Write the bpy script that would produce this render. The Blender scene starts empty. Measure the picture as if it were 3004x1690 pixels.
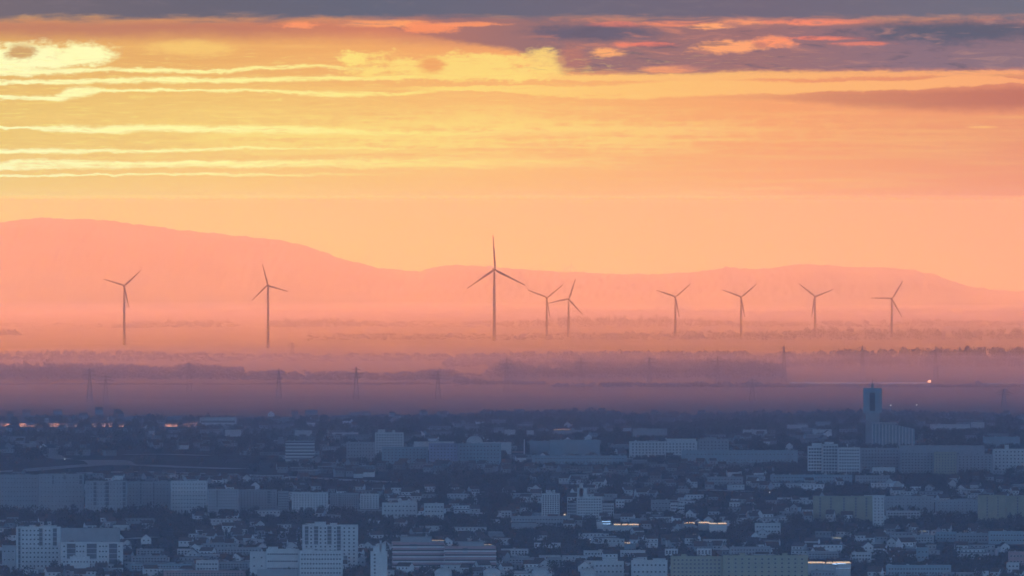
import bpy, bmesh, math, random
from mathutils import Vector, Matrix, noise
random.seed(7)
R = math.radians
PX = 3.0e-5          # angle of one photograph pixel (3004 wide) seen from the lookout
H = 330.0            # height of the lookout above the plain
YH = 600.0           # photograph row of the plain's vanishing line
D = bpy.data
sc = bpy.context.scene
col = sc.collection

# ------------------------------------------------------------------ camera
cam = D.objects.new('camera', D.cameras.new('camera'))
col.objects.link(cam)
cam.location = (0, 0, H)
cam.rotation_euler = (R(90), 0, 0)
cam.data.sensor_width = 36
cam.data.lens = 36 / (3004 * PX)
cam.data.shift_y = -(845 - YH) / 3004
cam.data.clip_start = 1
cam.data.clip_end = 300000
sc.camera = cam
sc.view_settings.view_transform = 'Standard'
sc.view_settings.look = 'None'
sc.view_settings.exposure = 0
sc.view_settings.gamma = 1
sc.cycles.use_denoising = True
sc.cycles.volume_bounces = 1
sc.cycles.max_bounces = 6
sc.cycles.diffuse_bounces = 2
sc.cycles.glossy_bounces = 2
sc.cycles.transparent_max_bounces = 8
sc.cycles.use_adaptive_sampling = False

# ------------------------------------------------------------------ sun
SUN_EL, SUN_AZ = R(4.0), R(-5.0)      # azimuth east of the view axis (+Y)
sun = D.objects.new('sun', D.lights.new('sun', 'SUN'))
col.objects.link(sun)
sun.data.energy = 3.6
sun.data.angle = R(0.5)
sun.data.color = (1.0, 0.275, 0.02)
sdir = Vector((math.sin(SUN_AZ) * math.cos(SUN_EL), math.cos(SUN_AZ) * math.cos(SUN_EL), math.sin(SUN_EL)))
sun.rotation_euler = sdir.to_track_quat('Z', 'Y').to_euler()
sun.location = (0, 0, 3000)

# ------------------------------------------------------------------ node helpers
def s2l(c):
    out = []
    for v in c:
        v /= 255.0
        out.append(v / 12.92 if v <= 0.04045 else ((v + 0.055) / 1.055) ** 2.4)
    return out

class G:
    def __init__(s, tree):
        s.t = tree; s.n = tree.nodes; s.l = tree.links
    def put(s, sock, v):
        if isinstance(v, bpy.types.NodeSocket): s.l.new(v, sock)
        elif v is not None: sock.default_value = v
    def m(s, op, a, b=None, c=None, clamp=False):
        n = s.n.new('ShaderNodeMath'); n.operation = op; n.use_clamp = clamp
        for k, v in enumerate((a, b, c)):
            if v is not None: s.put(n.inputs[k], v)
        return n.outputs[0]
    def vec(s, x, y, z=0.0):
        n = s.n.new('ShaderNodeCombineXYZ')
        for k, v in enumerate((x, y, z)): s.put(n.inputs[k], v)
        return n.outputs[0]
    def noise(s, v, scale=1.0, detail=4.0, rough=0.55, dist=0.0):
        n = s.n.new('ShaderNodeTexNoise'); s.put(n.inputs['Vector'], v)
        n.inputs['Scale'].default_value = scale; n.inputs['Detail'].default_value = detail
        n.inputs['Roughness'].default_value = rough; n.inputs['Distortion'].default_value = dist
        return n.outputs[0]
    def ramp(s, fac, pts, interp='LINEAR'):
        n = s.n.new('ShaderNodeValToRGB'); n.color_ramp.interpolation = interp
        e = n.color_ramp.elements
        while len(e) < len(pts): e.new(0.5)
        for k, (p, c) in enumerate(pts):
            e[k].position = p; e[k].color = tuple(c) + (1.0,)
        s.put(n.inputs[0], fac)
        return n.outputs[0]
    def mix(s, f, a, b, blend='MIX'):
        n = s.n.new('ShaderNodeMix'); n.data_type = 'RGBA'; n.blend_type = blend
        s.put(n.inputs[0], f)
        for sock, v in ((n.inputs[6], a), (n.inputs[7], b)):
            if isinstance(v, (tuple, list)): v = tuple(v)[:3] + (1.0,)
            s.put(sock, v)
        return n.outputs[2]
    def curve(s, x01, pts):
        n = s.n.new('ShaderNodeFloatCurve'); c = n.mapping.curves[0]
        while len(c.points) < len(pts): c.points.new(0.5, 0.5)
        for k, p in enumerate(pts): c.points[k].location = p; c.points[k].handle_type = 'AUTO_CLAMPED'
        n.mapping.use_clip = True; n.mapping.update()
        s.put(n.inputs['Value'], x01)
        return n.outputs[0]
    def sstep(s, v, a, b):
        n = s.n.new('ShaderNodeMapRange'); n.interpolation_type = 'SMOOTHSTEP'
        s.put(n.inputs[0], v)
        for k, w in ((1, a), (2, b)): s.put(n.inputs[k], w)
        return n.outputs[0]

# ------------------------------------------------------------------ sky
world = D.worlds.new('World'); sc.world = world; world.use_nodes = True
wt = world.node_tree; wt.nodes.clear(); g = G(wt)
tc = wt.nodes.new('ShaderNodeTexCoord'); sp = wt.nodes.new('ShaderNodeSeparateXYZ')
wt.links.new(tc.outputs['Generated'], sp.inputs[0])
dx, dy, dz = sp.outputs
fy = g.m('MAXIMUM', dy, 0.05)
SX = g.m('ADD', g.m('DIVIDE', g.m('DIVIDE', dx, fy), PX), 1502.0)      # bearing, in sky units of 3e-5 rad
SY = g.m('SUBTRACT', YH, g.m('DIVIDE', g.m('DIVIDE', dz, fy), PX))     # height above the horizon, same unit, downwards
X0, X1 = -600.0, 3600.0
XN = g.m('DIVIDE', g.m('SUBTRACT', SX, X0), X1 - X0, clamp=True)
xn = lambda x: (x - X0) / (X1 - X0)
# wobble of the cloud edges
w1 = g.m('SUBTRACT', g.noise(g.vec(g.m('DIVIDE', SX, 260.0), g.m('DIVIDE', SY, 60.0)), 1.0, 3.0, 0.6), 0.5)
w2 = g.m('SUBTRACT', g.noise(g.vec(g.m('DIVIDE', SX, 50.0), g.m('DIVIDE', SY, 22.0), 3.7), 1.0, 6.0, 0.62), 0.5)
w3 = g.m('SUBTRACT', g.noise(g.vec(g.m('DIVIDE', SX, 600.0), g.m('DIVIDE', SY, 26.0), 9.1), 1.0, 5.0, 0.6), 0.5)
w4 = g.m('SUBTRACT', g.noise(g.vec(g.m('DIVIDE', SX, 18.0), g.m('DIVIDE', SY, 9.0), 6.2), 1.0, 5.0, 0.65), 0.5)
YW = g.m('ADD', g.m('MULTIPLY_ADD', w4, 8.0, SY), g.m('ADD', g.m('MULTIPLY', w1, 22.0), g.m('MULTIPLY', w2, 16.0)))
w5 = g.m('SUBTRACT', g.noise(g.vec(g.m('DIVIDE', SX, 110.0), g.m('DIVIDE', SY, 40.0), 12.3), 1.0, 4.0, 0.65), 0.45)
fib = g.m('SUBTRACT', g.noise(g.vec(g.m('DIVIDE', SX, 95.0), g.m('DIVIDE', g.m('ADD', SY, g.m('MULTIPLY', w1, 50.0)), 6.5), 21.0), 1.0, 6.0, 0.7), 0.5)
YW2 = g.m('ADD', SY, g.m('ADD', g.m('MULTIPLY', w1, 60.0), g.m('MULTIPLY', w2, 55.0)))
def row(pts):
    return g.ramp(XN, [(xn(x), s2l(c)) for x, c in pts])
r_lo = row([(-300, (238, 195, 122)), (0, (243, 200, 124)), (700, (251, 195, 122)), (1500, (252, 184, 119)), (2300, (252, 170, 116)), (3004, (243, 152, 114)), (3400, (235, 145, 115))])
r_md = row([(-300, (232, 195, 120)), (0, (236, 196, 121)), (700, (243, 198, 122)), (1500, (250, 188, 121)), (2300, (247, 162, 115)), (3004, (235, 150, 116)), (3400, (225, 140, 116))])
r_hi = row([(-300, (226, 172, 108)), (0, (228, 175, 110)), (700, (236, 172, 110)), (1500, (246, 168, 112)), (2100, (238, 150, 112)), (3004, (215, 130, 115)), (3400, (200, 120, 115))])
sky = g.mix(g.sstep(SY, 620.0, 380.0), r_lo, r_md)
sky = g.mix(g.sstep(SY, 340.0, 140.0), sky, r_hi)
# soft large-scale streakiness of the clear part
sky = g.mix(g.m('MULTIPLY', g.sstep(w3, -0.05, 0.3), 0.30), sky, s2l((253, 205, 130)))

def scale_pts(pts, lo, hi):
    return [(xn(x), min(1, max(0, (v - lo) / (hi - lo)))) for x, v in pts]
def streak(sky, yc, th, st, cols, soft=0.55, yy=None, amp_tex=0.0, vary=False):
    """a cloud streak: centre line, half thickness and opacity along the bearing"""
    yy = YW if yy is None else yy
    c = g.m('MULTIPLY_ADD', g.curve(XN, scale_pts(yc, -100, 700)), 800.0, -100.0)
    t = g.m('MULTIPLY', g.curve(XN, scale_pts(th, 0, 100)), g.m('MULTIPLY_ADD', w5, 150.0, 100.0) if vary else 100.0)
    o = g.curve(XN, scale_pts(st, 0, 1))
    d = g.m('DIVIDE', g.m('ABSOLUTE', g.m('SUBTRACT', yy, c)), t)
    k = g.m('MULTIPLY', g.sstep(d, 1.0 + soft * 0.5, 1.0 - soft), o)
    if vary: k = g.m('MULTIPLY', k, g.m('MULTIPLY_ADD', fib, 1.9, 0.92), clamp=True)
    if amp_tex:
        k = g.m('MULTIPLY', k, g.sstep(g.m('ADD', w3, g.m('MULTIPLY', w2, 0.6)), -amp_tex, 0.12))
    return g.mix(k, sky, row(cols) if isinstance(cols, list) else s2l(cols))
YEL = [(0, (255, 254, 205)), (500, (255, 248, 180)), (1200, (253, 226, 138)), (2000, (253, 200, 130)), (3004, (250, 180, 125))]
PUR = [(0, (120, 104, 122)), (900, (112, 103, 125)), (1500, (114, 104, 130)), (2200, (122, 104, 128)), (2500, (98, 96, 124)), (3004, (96, 98, 128))]
# broad soft yellow areas
sky = streak(sky, [(-600, 400), (3600, 400)], [(-600, 60), (800, 75), (1600, 75), (3600, 40)], [(-600, .0), (300, .2), (900, .75), (1500, .8), (2100, .6), (2600, .3), (3004, .2), (3600, 0)], [(0, (250, 225, 135)), (1500, (253, 218, 132)), (2400, (252, 190, 125)), (3004, (245, 175, 122))], 0.9, YW2, 0.16)
# mauve-brown bank at upper left and the warm rim under the deck
sky = streak(sky, [(-600, 80), (1000, 80), (1500, 95), (3600, 95)], [(-600, 34), (900, 42), (1500, 46), (3600, 40)], [(-600, .9), (0, .9), (900, .85), (1500, .9), (2000, .9), (3600, .9)], [(0, (192, 124, 108)), (700, (186, 114, 108)), (1100, (205, 120, 108)), (1600, (160, 110, 122)), (3004, (130, 108, 130))], 1.0)
# dark right-hand deck
sky = streak(sky, [(-600, 60), (1000, 60), (1500, 100), (1720, 130), (2300, 145), (3600, 145)], [(-600, 3), (900, 4), (1300, 40), (1500, 52), (1720, 84), (2300, 72), (3004, 66), (3600, 60)], [(-600, 0), (900, 0), (1200, .8), (1600, 1), (3600, 1)], [(1200, (180, 118, 114)), (1600, (152, 112, 122)), (2200, (158, 112, 122)), (2700, (140, 112, 134)), (3004, (142, 114, 134))], 0.28)
# brown-mauve bank low right
sky = streak(sky, [(-600, 300), (2200, 282), (2600, 290), (3600, 285)], [(-600, 8), (2200, 12), (2600, 34), (3600, 40)], [(-600, 0), (1900, 0), (2500, .75), (3004, .9), (3600, .9)], [(2000, (215, 140, 110)), (3004, (190, 112, 102))], 0.7)
# orange cloud tops under the right-hand deck
TOPS = [(1300, (253, 215, 130)), (1800, (253, 196, 124)), (2400, (252, 182, 122)), (3004, (250, 168, 124))]
sky = streak(sky, [(-600, 230), (1500, 222), (1800, 228), (2300, 222), (3004, 214), (3600, 214)], [(-600, 4), (1500, 9), (2200, 13), (2700, 8), (3600, 6)], [(-600, 0), (1300, .1), (1600, .9), (2600, .8), (3004, .75), (3600, .6)], TOPS, 0.6)
sky = streak(sky, [(-600, 262), (1400, 260), (1750, 270), (2050, 258), (2350, 256), (2650, 248), (2850, 236), (3004, 240), (3600, 240)], [(-600, 4), (1300, 6), (1600, 16), (2050, 26), (2300, 16), (2650, 14), (2850, 17), (3004, 6), (3600, 4)], [(-600, 0), (1100, .2), (1400, 1), (2700, 1), (3004, .9), (3600, .5)], TOPS, 0.3)
# the long bright streaks on the left
sky = streak(sky, [(-600, 212), (0, 214), (300, 206), (620, 206), (860, 196), (1100, 204), (3600, 210)], [(-600, 13), (0, 11), (300, 6), (620, 6), (1100, 4), (3600, 3)], [(-600, 1), (700, .95), (1100, .5), (1300, 0), (3600, 0)], YEL, 0.75, vary=True)
sky = streak(sky, [(-600, 240), (0, 241), (400, 236), (900, 232), (1400, 226), (3600, 226)], [(-600, 7), (0, 6), (350, 9), (900, 8), (1400, 6), (3600, 4)], [(-600, 1), (900, 1), (1300, .6), (1700, 0), (3600, 0)], YEL, 0.75, vary=True)
sky = streak(sky, [(-600, 288), (0, 287), (155, 288), (215, 272), (320, 266), (700, 266), (950, 277), (1150, 274), (1400, 262), (3600, 262)], [(-600, 6), (0, 6), (150, 8), (210, 14), (320, 5), (800, 5), (980, 9), (1200, 4), (3600, 4)], [(-600, 1), (700, 1), (1200, .8), (1600, 0), (3600, 0)], YEL, 0.75, vary=True)
sky = streak(sky, [(-600, 376), (0, 376), (270, 380), (420, 374), (560, 379), (900, 382), (1300, 392), (2000, 380), (3600, 380)], [(-600, 5), (0, 5), (270, 11), (560, 9), (800, 12), (1100, 8), (1500, 12), (3600, 10)], [(-600, 1), (700, 1), (1100, .9), (1500, .65), (2100, .4), (2700, 0), (3600, 0)], YEL, 0.8, vary=True)
sky = streak(sky, [(-600, 444), (0, 444), (400, 441), (900, 436), (3600, 420)], [(-600, 6), (100, 7), (500, 5), (1200, 4), (3600, 3)], [(-600, .95), (500, .9), (900, .6), (1500, .35), (2200, 0), (3600, 0)], YEL, 0.85, vary=True)
sky = streak(sky, [(-600, 484), (0, 486), (250, 484), (500, 482), (800, 480), (1200, 480), (3600, 480)], [(-600, 10), (0, 11), (130, 15), (300, 14), (600, 9), (900, 12), (1300, 14), (3600, 8)], [(-600, 1), (500, 1), (900, .9), (1200, .7), (1700, .35), (2200, 0), (3600, 0)], YEL, 0.6, None, 0.45, vary=True)
sky = streak(sky, [(-600, 516), (0, 516), (500, 512), (3600, 508)], [(-600, 3), (800, 4), (3600, 3)], [(-600, .8), (500, .7), (1000, .3), (1400, 0), (3600, 0)], YEL, 0.7, vary=True)
sky = streak(sky, [(-600, 556), (3600, 554)], [(-600, 5), (3600, 5)], [(-600, 0), (2000, 0), (2200, .5), (2320, .4), (2400, 0), (3600, 0)], (252, 188, 128), 0.9)

def blob(sky, cx, cy, rx, ry, color, op=1.0, edge=0.35, warp=0.5):
    ex = g.m('DIVIDE', g.m('SUBTRACT', SX, cx), rx); ey = g.m('DIVIDE', g.m('SUBTRACT', SY, cy), ry)
    d = g.m('SQRT', g.m('ADD', g.m('MULTIPLY', ex, ex), g.m('MULTIPLY', ey, ey)))
    d = g.m('ADD', d, g.m('MULTIPLY', g.m('ADD', g.m('MULTIPLY_ADD', w4, 0.35, w2), g.m('MULTIPLY', w1, 0.9)), warp * 3.4))
    return g.mix(g.m('MULTIPLY', g.sstep(d, 1.0 + edge, 1.0 - edge), op), sky, s2l(color))
sky = blob(sky, 60, 172, 180, 38, (255, 252, 205), 1, 0.4, 0.5)
sky = blob(sky, 250, 160, 92, 32, (255, 252, 200), 1, 0.4, 0.5)
sky = blob(sky, 65, 156, 44, 20, (205, 150, 100), .9, 0.4)
sky = blob(sky, 560, 140, 110, 20, (250, 205, 125), .7, 0.7)
sky = blob(sky, 1030, 174, 34, 17, (253, 225, 135), .95, 0.4, 0.7)
sky = blob(sky, 1330, 196, 250, 36, (253, 218, 132), .9, 0.45, 0.8)
sky = blob(sky, 1590, 180, 70, 38, (253, 212, 130), .9, 0.3, 0.5)
sky = blob(sky, 1262, 190, 36, 22, (240, 160, 105), .9, 0.5)
sky = blob(sky, 1680, 168, 45, 38, (182, 118, 116), .8, 0.5)
for cx, cy, rx, ry, c, o in ((885, 73, 56, 10, (248, 150, 112), 1), (1130, 68, 105, 10, (252, 160, 112), 1), (1270, 80, 70, 16, (253, 148, 108), .9), (1380, 71, 90, 7, (250, 150, 112), .9),
        (1800, 72, 70, 9, (238, 130, 115), .8), (1980, 68, 90, 8, (246, 142, 115), .9), (2090, 78, 60, 9, (252, 165, 122), 1), (2180, 60, 60, 13, (250, 155, 118), 1), (2400, 64, 150, 10, (250, 140, 116), .95),
        (1780, 155, 50, 14, (252, 172, 120), .95), (1830, 132, 34, 9, (240, 135, 115), .9), (1900, 131, 80, 6, (236, 125, 115), .8), (2150, 136, 105, 17, (252, 165, 122), 1), (2270, 122, 55, 17, (250, 150, 118), 1), (2230, 133, 22, 9, (190, 120, 118), .7),
        (2420, 112, 110, 6, (240, 130, 116), .9), (2540, 128, 80, 6, (240, 130, 116), .8), (1960, 205, 60, 9, (250, 160, 118), .8), (2880, 120, 50, 5, (160, 120, 138), .7), (2985, 62, 24, 6, (200, 135, 135), .8), (2880, 373, 40, 4, (252, 190, 125), .7)):
    sky = blob(sky, cx, cy, rx, ry, c, o, 0.45, 0.55)
sky = blob(sky, 1740, 95, 170, 22, (104, 96, 124), .9, 0.6, 0.35)
sky = blob(sky, 2790, 92, 300, 32, (92, 94, 122), .9, 0.5, 0.35)
# broken texture: fibres in the lit streaks, lumps and shreds in the grey banks
lump = g.m('SUBTRACT', g.noise(g.vec(g.m('DIVIDE', SX, 150.0), g.m('DIVIDE', SY, 24.0), 31.0), 1.0, 7.0, 0.62, 0.6), 0.5)
fz = g.m('MULTIPLY', g.sstep(SY, 540.0, 470.0), g.sstep(SY, 120.0, 190.0))
fz = g.m('MULTIPLY', fz, g.sstep(SX, 3100.0, 1300.0))
sky = g.mix(g.m('MULTIPLY', g.m('MULTIPLY', g.sstep(fib, 0.02, 0.22), fz), 0.55), sky, row([(0, (254, 240, 150)), (900, (253, 228, 138)), (1800, (253, 206, 130)), (3004, (250, 175, 125))]))
sky = g.mix(g.m('MULTIPLY', g.m('MULTIPLY', g.sstep(fib, -0.02, -0.2), fz), 0.35), sky, row([(0, (228, 178, 108)), (1500, (244, 165, 108)), (3004, (215, 130, 112))]))
up = g.m('MULTIPLY', g.sstep(SY, 225.0, 200.0), g.sstep(SX, 1450.0, 1750.0))
sky = g.mix(g.m('MULTIPLY', g.m('MULTIPLY', g.sstep(lump, 0.03, 0.2), up), 0.8), sky, row([(0, (240, 170, 112)), (1500, (215, 132, 115)), (2200, (190, 128, 126)), (3004, (166, 130, 140))]))
sky = g.mix(g.m('MULTIPLY', g.m('MULTIPLY', g.sstep(lump, -0.03, -0.18), up), 0.6), sky, s2l((104, 92, 116)))
# the deck over the whole top, then light again above it (the water far below mirrors it)
deck = g.sstep(g.m('ADD', YW, g.m('ADD', g.m('MULTIPLY', lump, 46.0), g.m('MULTIPLY', w3, 30.0))), 74.0, 38.0)
deckc = row([(0, (118, 106, 124)), (600, (106, 101, 124)), (1100, (103, 103, 130)), (1700, (112, 104, 130)), (2200, (116, 104, 130)), (3004, (112, 110, 136))])
deckc = g.mix(g.m('MULTIPLY', g.sstep(lump, 0.0, 0.3), 0.5), deckc, s2l((134, 118, 136)))
top = g.mix(deck, sky, deckc)
over = g.mix(g.sstep(dz, 0.0203, 0.0215), s2l((250, 150, 118)), (1.1, 0.95, 0.66))  # unseen sky above the frame, cream part added for metal roofs to mirror
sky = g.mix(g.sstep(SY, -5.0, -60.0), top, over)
low = row([(-300, (185, 186, 10)), (0, (195, 186, 10)), (700, (192, 176, 10)), (1500, (190, 163, 10)), (3004, (165, 114, 10))])  # sky below the horizon recoloured to offset the light the haze adds
sky = g.mix(1.0, sky, (1.0, 0.99, 0.80), 'MULTIPLY')
# sky brightened towards the horizon to offset what the haze box takes away
haze_gain = g.m('EXPONENT', g.m('DIVIDE', 16.8, g.m('MAXIMUM', g.m('SUBTRACT', YH, SY), 25.0)))
haze_gain = g.m('MAXIMUM', g.m('MULTIPLY', haze_gain, 1.0), 1.0)
sky = g.mix(1.0, sky, g.vec(haze_gain, haze_gain, haze_gain), 'MULTIPLY')
sky = g.mix(g.sstep(SY, 579.0, 590.0), sky, low)
# rest of the dome: blue dawn sky from the physical sky model, warmer towards the sun
ns = wt.nodes.new('ShaderNodeTexSky'); ns.sky_type = 'NISHITA'; ns.sun_disc = False
ns.sun_elevation = SUN_EL; ns.sun_rotation = SUN_AZ; ns.altitude = 400; ns.dust_density = 2.0
nb = g.mix(1.0, ns.outputs[0], (0.012, 0.022, 0.036), 'MULTIPLY')
dome = g.mix(g.sstep(dy, 0.75, -0.35), (0.08, 0.28, 1.15), (1.0, 1.84, 3.2))      # paler in the west, behind the lookout
nb = g.mix(1.0, nb, dome, 'ADD')
east = g.m('MULTIPLY', g.sstep(g.m('ABSOLUTE', g.m('DIVIDE', dx, fy)), 0.30, 0.07), g.m('MULTIPLY', g.sstep(dz, 0.036, 0.028), g.m('GREATER_THAN', dy, 0.1)))
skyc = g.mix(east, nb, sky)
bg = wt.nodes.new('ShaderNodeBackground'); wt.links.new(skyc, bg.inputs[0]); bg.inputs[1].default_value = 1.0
wo = wt.nodes.new('ShaderNodeOutputWorld'); wt.links.new(bg.outputs[0], wo.inputs[0])
world.cycles.sampling_method = 'MANUAL'; world.cycles.sample_map_resolution = 2048

# ------------------------------------------------------------------ mesh + naming helpers
def gd(y): return H / ((y - YH) * PX)                 # distance of the plain seen in row y
def wx(x, Y): return (x - 1502) * PX * Y
def wz(y, Y): return H - (y - YH) * PX * Y
def tag(o, label=None, cat=None, group=None, kind=None):
    if label: o['label'] = label
    if cat: o['category'] = cat
    if group: o['group'] = group
    if kind: o['kind'] = kind
    return o
def link(name, data, parent=None, loc=(0, 0, 0), rz=0.0):
    o = D.objects.new(name, data); col.objects.link(o)
    if parent is not None: o.parent = parent
    o.location = loc; o.rotation_euler = (0, 0, rz)
    return o
class MB:
    def __init__(s): s.v = []; s.f = []; s.mi = []
    def face(s, pts, m=0):
        b = len(s.v); s.v += [tuple(p) for p in pts]; s.f.append(tuple(range(b, b + len(pts)))); s.mi.append(m)
    def box(s, x0, x1, y0, y1, z0, z1, m=0):
        b = len(s.v)
        s.v += [(x0, y0, z0), (x1, y0, z0), (x1, y1, z0), (x0, y1, z0), (x0, y0, z1), (x1, y0, z1), (x1, y1, z1), (x0, y1, z1)]
        for q in ((3, 2, 1, 0), (4, 5, 6, 7), (0, 1, 5, 4), (1, 2, 6, 5), (2, 3, 7, 6), (3, 0, 4, 7)):
            s.f.append(tuple(b + k for k in q)); s.mi.append(m)
    def tube(s, pts, rad, n=8, m=0, cap=True):
        rings = []
        for k, p in enumerate(pts):
            p = Vector(p); a = Vector(pts[max(0, k - 1)]); c = Vector(pts[min(len(pts) - 1, k + 1)])
            t = (c - a).normalized(); u = t.orthogonal().normalized(); w = t.cross(u)
            r = rad[k] if isinstance(rad, (list, tuple)) else rad
            b = len(s.v); rings.append(b)
            for q in range(n):
                an = 2 * math.pi * q / n
                s.v.append(tuple(p + (u * math.cos(an) + w * math.sin(an)) * r))
        for k in range(len(rings) - 1):
            for q in range(n):
                s.f.append((rings[k] + q, rings[k] + (q + 1) % n, rings[k + 1] + (q + 1) % n, rings[k + 1] + q)); s.mi.append(m)
        if cap:
            s.f.append(tuple(rings[0] + q for q in range(n))[::-1]); s.mi.append(m)
            s.f.append(tuple(rings[-1] + q for q in range(n))); s.mi.append(m)
    def mesh(s, name, mats, smooth=False):
        me = D.meshes.new(name); me.from_pydata(s.v, [], s.f); me.update()
        for m in (mats if isinstance(mats, (list, tuple)) else [mats]): me.materials.append(m)
        me.polygons.foreach_set('material_index', s.mi)
        if smooth: me.polygons.foreach_set('use_smooth', [True] * len(s.f))
        return me

def mat(name, base, rough=0.8, var=0.25, scale=0.3, metal=0.0, spec=0.5, bump=0.0, base2=None):
    """procedural: two tones of one material mixed by object-space noise"""
    m = D.materials.new(name); m.use_nodes = True; t = m.node_tree; q = G(t)
    p = t.nodes['Principled BSDF']
    tcx = t.nodes.new('ShaderNodeTexCoord')
    n = q.noise(tcx.outputs['Object'], scale, 5.0, 0.6)
    b2 = base2 or tuple(c * (1 - var) for c in base)
    c = q.mix(q.sstep(n, 0.35, 0.65), b2, base)
    t.links.new(c, p.inputs['Base Color'])
    p.inputs['Roughness'].default_value = rough; p.inputs['Metallic'].default_value = metal
    p.inputs['Specular IOR Level'].default_value = spec
    if bump:
        bn = t.nodes.new('ShaderNodeBump'); bn.inputs['Distance'].default_value = bump
        t.links.new(n, bn.inputs['Height']); t.links.new(bn.outputs[0], p.inputs['Normal'])
    return m
M = {}
# ------------------------------------------------------------------ ground
def ground_mat():
    m = D.materials.new('plain_ground'); m.use_nodes = True; t = m.node_tree; q = G(t); p = t.nodes['Principled BSDF']
    tcx = t.nodes.new('ShaderNodeTexCoord'); o = tcx.outputs['Object']
    vo = t.nodes.new('ShaderNodeTexVoronoi'); vo.feature = 'F1'; vo.inputs['Scale'].default_value = 1.0
    mp = t.nodes.new('ShaderNodeMapping'); mp.inputs['Scale'].default_value = (1 / 900, 1 / 420, 1); mp.inputs['Rotation'].default_value = (0, 0, 0.25)
    t.links.new(o, mp.inputs[0]); t.links.new(mp.outputs[0], vo.inputs['Vector'])
    sp2 = t.nodes.new('ShaderNodeSeparateColor'); t.links.new(vo.outputs['Color'], sp2.inputs[0])
    fields = q.ramp(sp2.outputs[0], [(0, (.045, .05, .03)), (.3, (.10, .08, .055)), (.55, (.06, .075, .035)), (.8, (.13, .11, .075)), (1, (.2, .18, .14))], 'CONSTANT')
    fine = q.noise(o, 1 / 60, 6, .65)
    c = q.mix(q.sstep(fine, .35, .7), q.mix(0.5, fields, (.03, .04, .02)), fields)
    # built-up land near the lookout: darker gardens and asphalt
    sx = t.nodes.new('ShaderNodeSeparateXYZ'); t.links.new(o, sx.inputs[0])
    near = q.sstep(q.m('ADD', sx.outputs[1], q.m('MULTIPLY', fine, 1500.0)), 17600.0, 16600.0)
    town = q.ramp(q.noise(o, 1 / 35, 5, .6), [(0, (.03, .04, .022)), (.5, (.045, .05, .035)), (.56, (.08, .08, .08)), (1, (.13, .13, .125))])
    t.links.new(q.mix(near, c, town), p.inputs['Base Color'])
    p.inputs['Roughness'].default_value = .9; p.inputs['Specular IOR Level'].default_value = .15
    return m
gm = MB()
ys = [-3000, 4000, 8000, 9000, 10000, 11000, 12000, 14000, 16000, 18000, 21000, 25000, 30000, 36000, 43000]
xs = [-26000, -14000, -6000, -3000, -1000, 1000, 3000, 6000, 14000, 26000]
for a, b in zip(ys, ys[1:]):
    for c, d in zip(xs, xs[1:]):
        gm.face([(c, a, 0), (d, a, 0), (d, b, 0), (c, b, 0)])
tag(link('ground', gm.mesh('ground', ground_mat())), kind='structure')

# ------------------------------------------------------------------ hills
HD = 40000.0
sky_pts = [(-2600, 760), (-1700, 700), (-900, 672), (-400, 660), (0, 651), (60, 643), (130, 638), (250, 643), (400, 656), (500, 672), (620, 684), (700, 692), (800, 702), (880, 715), (930, 732), (980, 752), (1040, 768), (1100, 782), (1170, 794), (1230, 797), (1270, 785), (1310, 779), (1400, 781), (1500, 788), (1650, 798), (1800, 803), (1900, 805), (2010, 802), (2080, 794), (2136, 784), (2200, 791), (2290, 784), (2350, 774), (2400, 777), (2500, 783), (2600, 785), (2680, 793), (2740, 808), (2790, 825), (2835, 838), (2880, 847), (2936, 854), (3004, 857), (3400, 858), (4200, 840), (5600, 850)]
def skyrow(x):
    for (a, ya), (b, yb) in zip(sky_pts, sky_pts[1:]):
        if x <= b: 
            t = max(0, (x - a) / (b - a)); return ya + (yb - ya) * t
    return sky_pts[-1][1]
def ridge(name, depth, prof, half, x0, x1, step, m, rough=1.0):
    me = MB(); nx = int((x1 - x0) / step); rows = 22; v = []
    for j in range(rows + 1):
        u = -1 + 2 * j / rows
        for i in range(nx + 1):
            x = x0 + i * step
            z = max(2.0, wz(prof(x), depth)); X = wx(x, depth)
            Yp = depth + u * half
            e = max(0.0, 1 - abs(u)) ; sh = e * e * (3 - 2 * e)
            n = noise.fractal(Vector((X / 900, Yp / 1500, depth)), 1.0, 2.0, 6)
            f = noise.noise(Vector((X / 22, Yp / 22, 1.0))) * 5.0 + noise.noise(Vector((X / 60, Yp / 60, 5.0))) * 5
            zz = z * sh + (n * 12 * (1 - sh) * sh * 4 * min(1, z / 80) + f * rough * min(1, sh * 3) - (3 if sh < .02 else 0))
            v.append((X, Yp, zz if sh > 0 else -0.8))
    me.v = v
    for j in range(rows):
        for i in range(nx):
            a = j * (nx + 1) + i; me.f.append((a, a + 1, a + nx + 2, a + nx + 1)); me.mi.append(0)
    return tag(link(name, me.mesh(name, m)), kind='structure')
M['wooded'] = mat('wooded_hill', (.06, .07, .04), .95, .4, 1 / 300, spec=.1)
ridge('hills', HD, skyrow, 2600, -2500, 5500, 5, M['wooded'])
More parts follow.
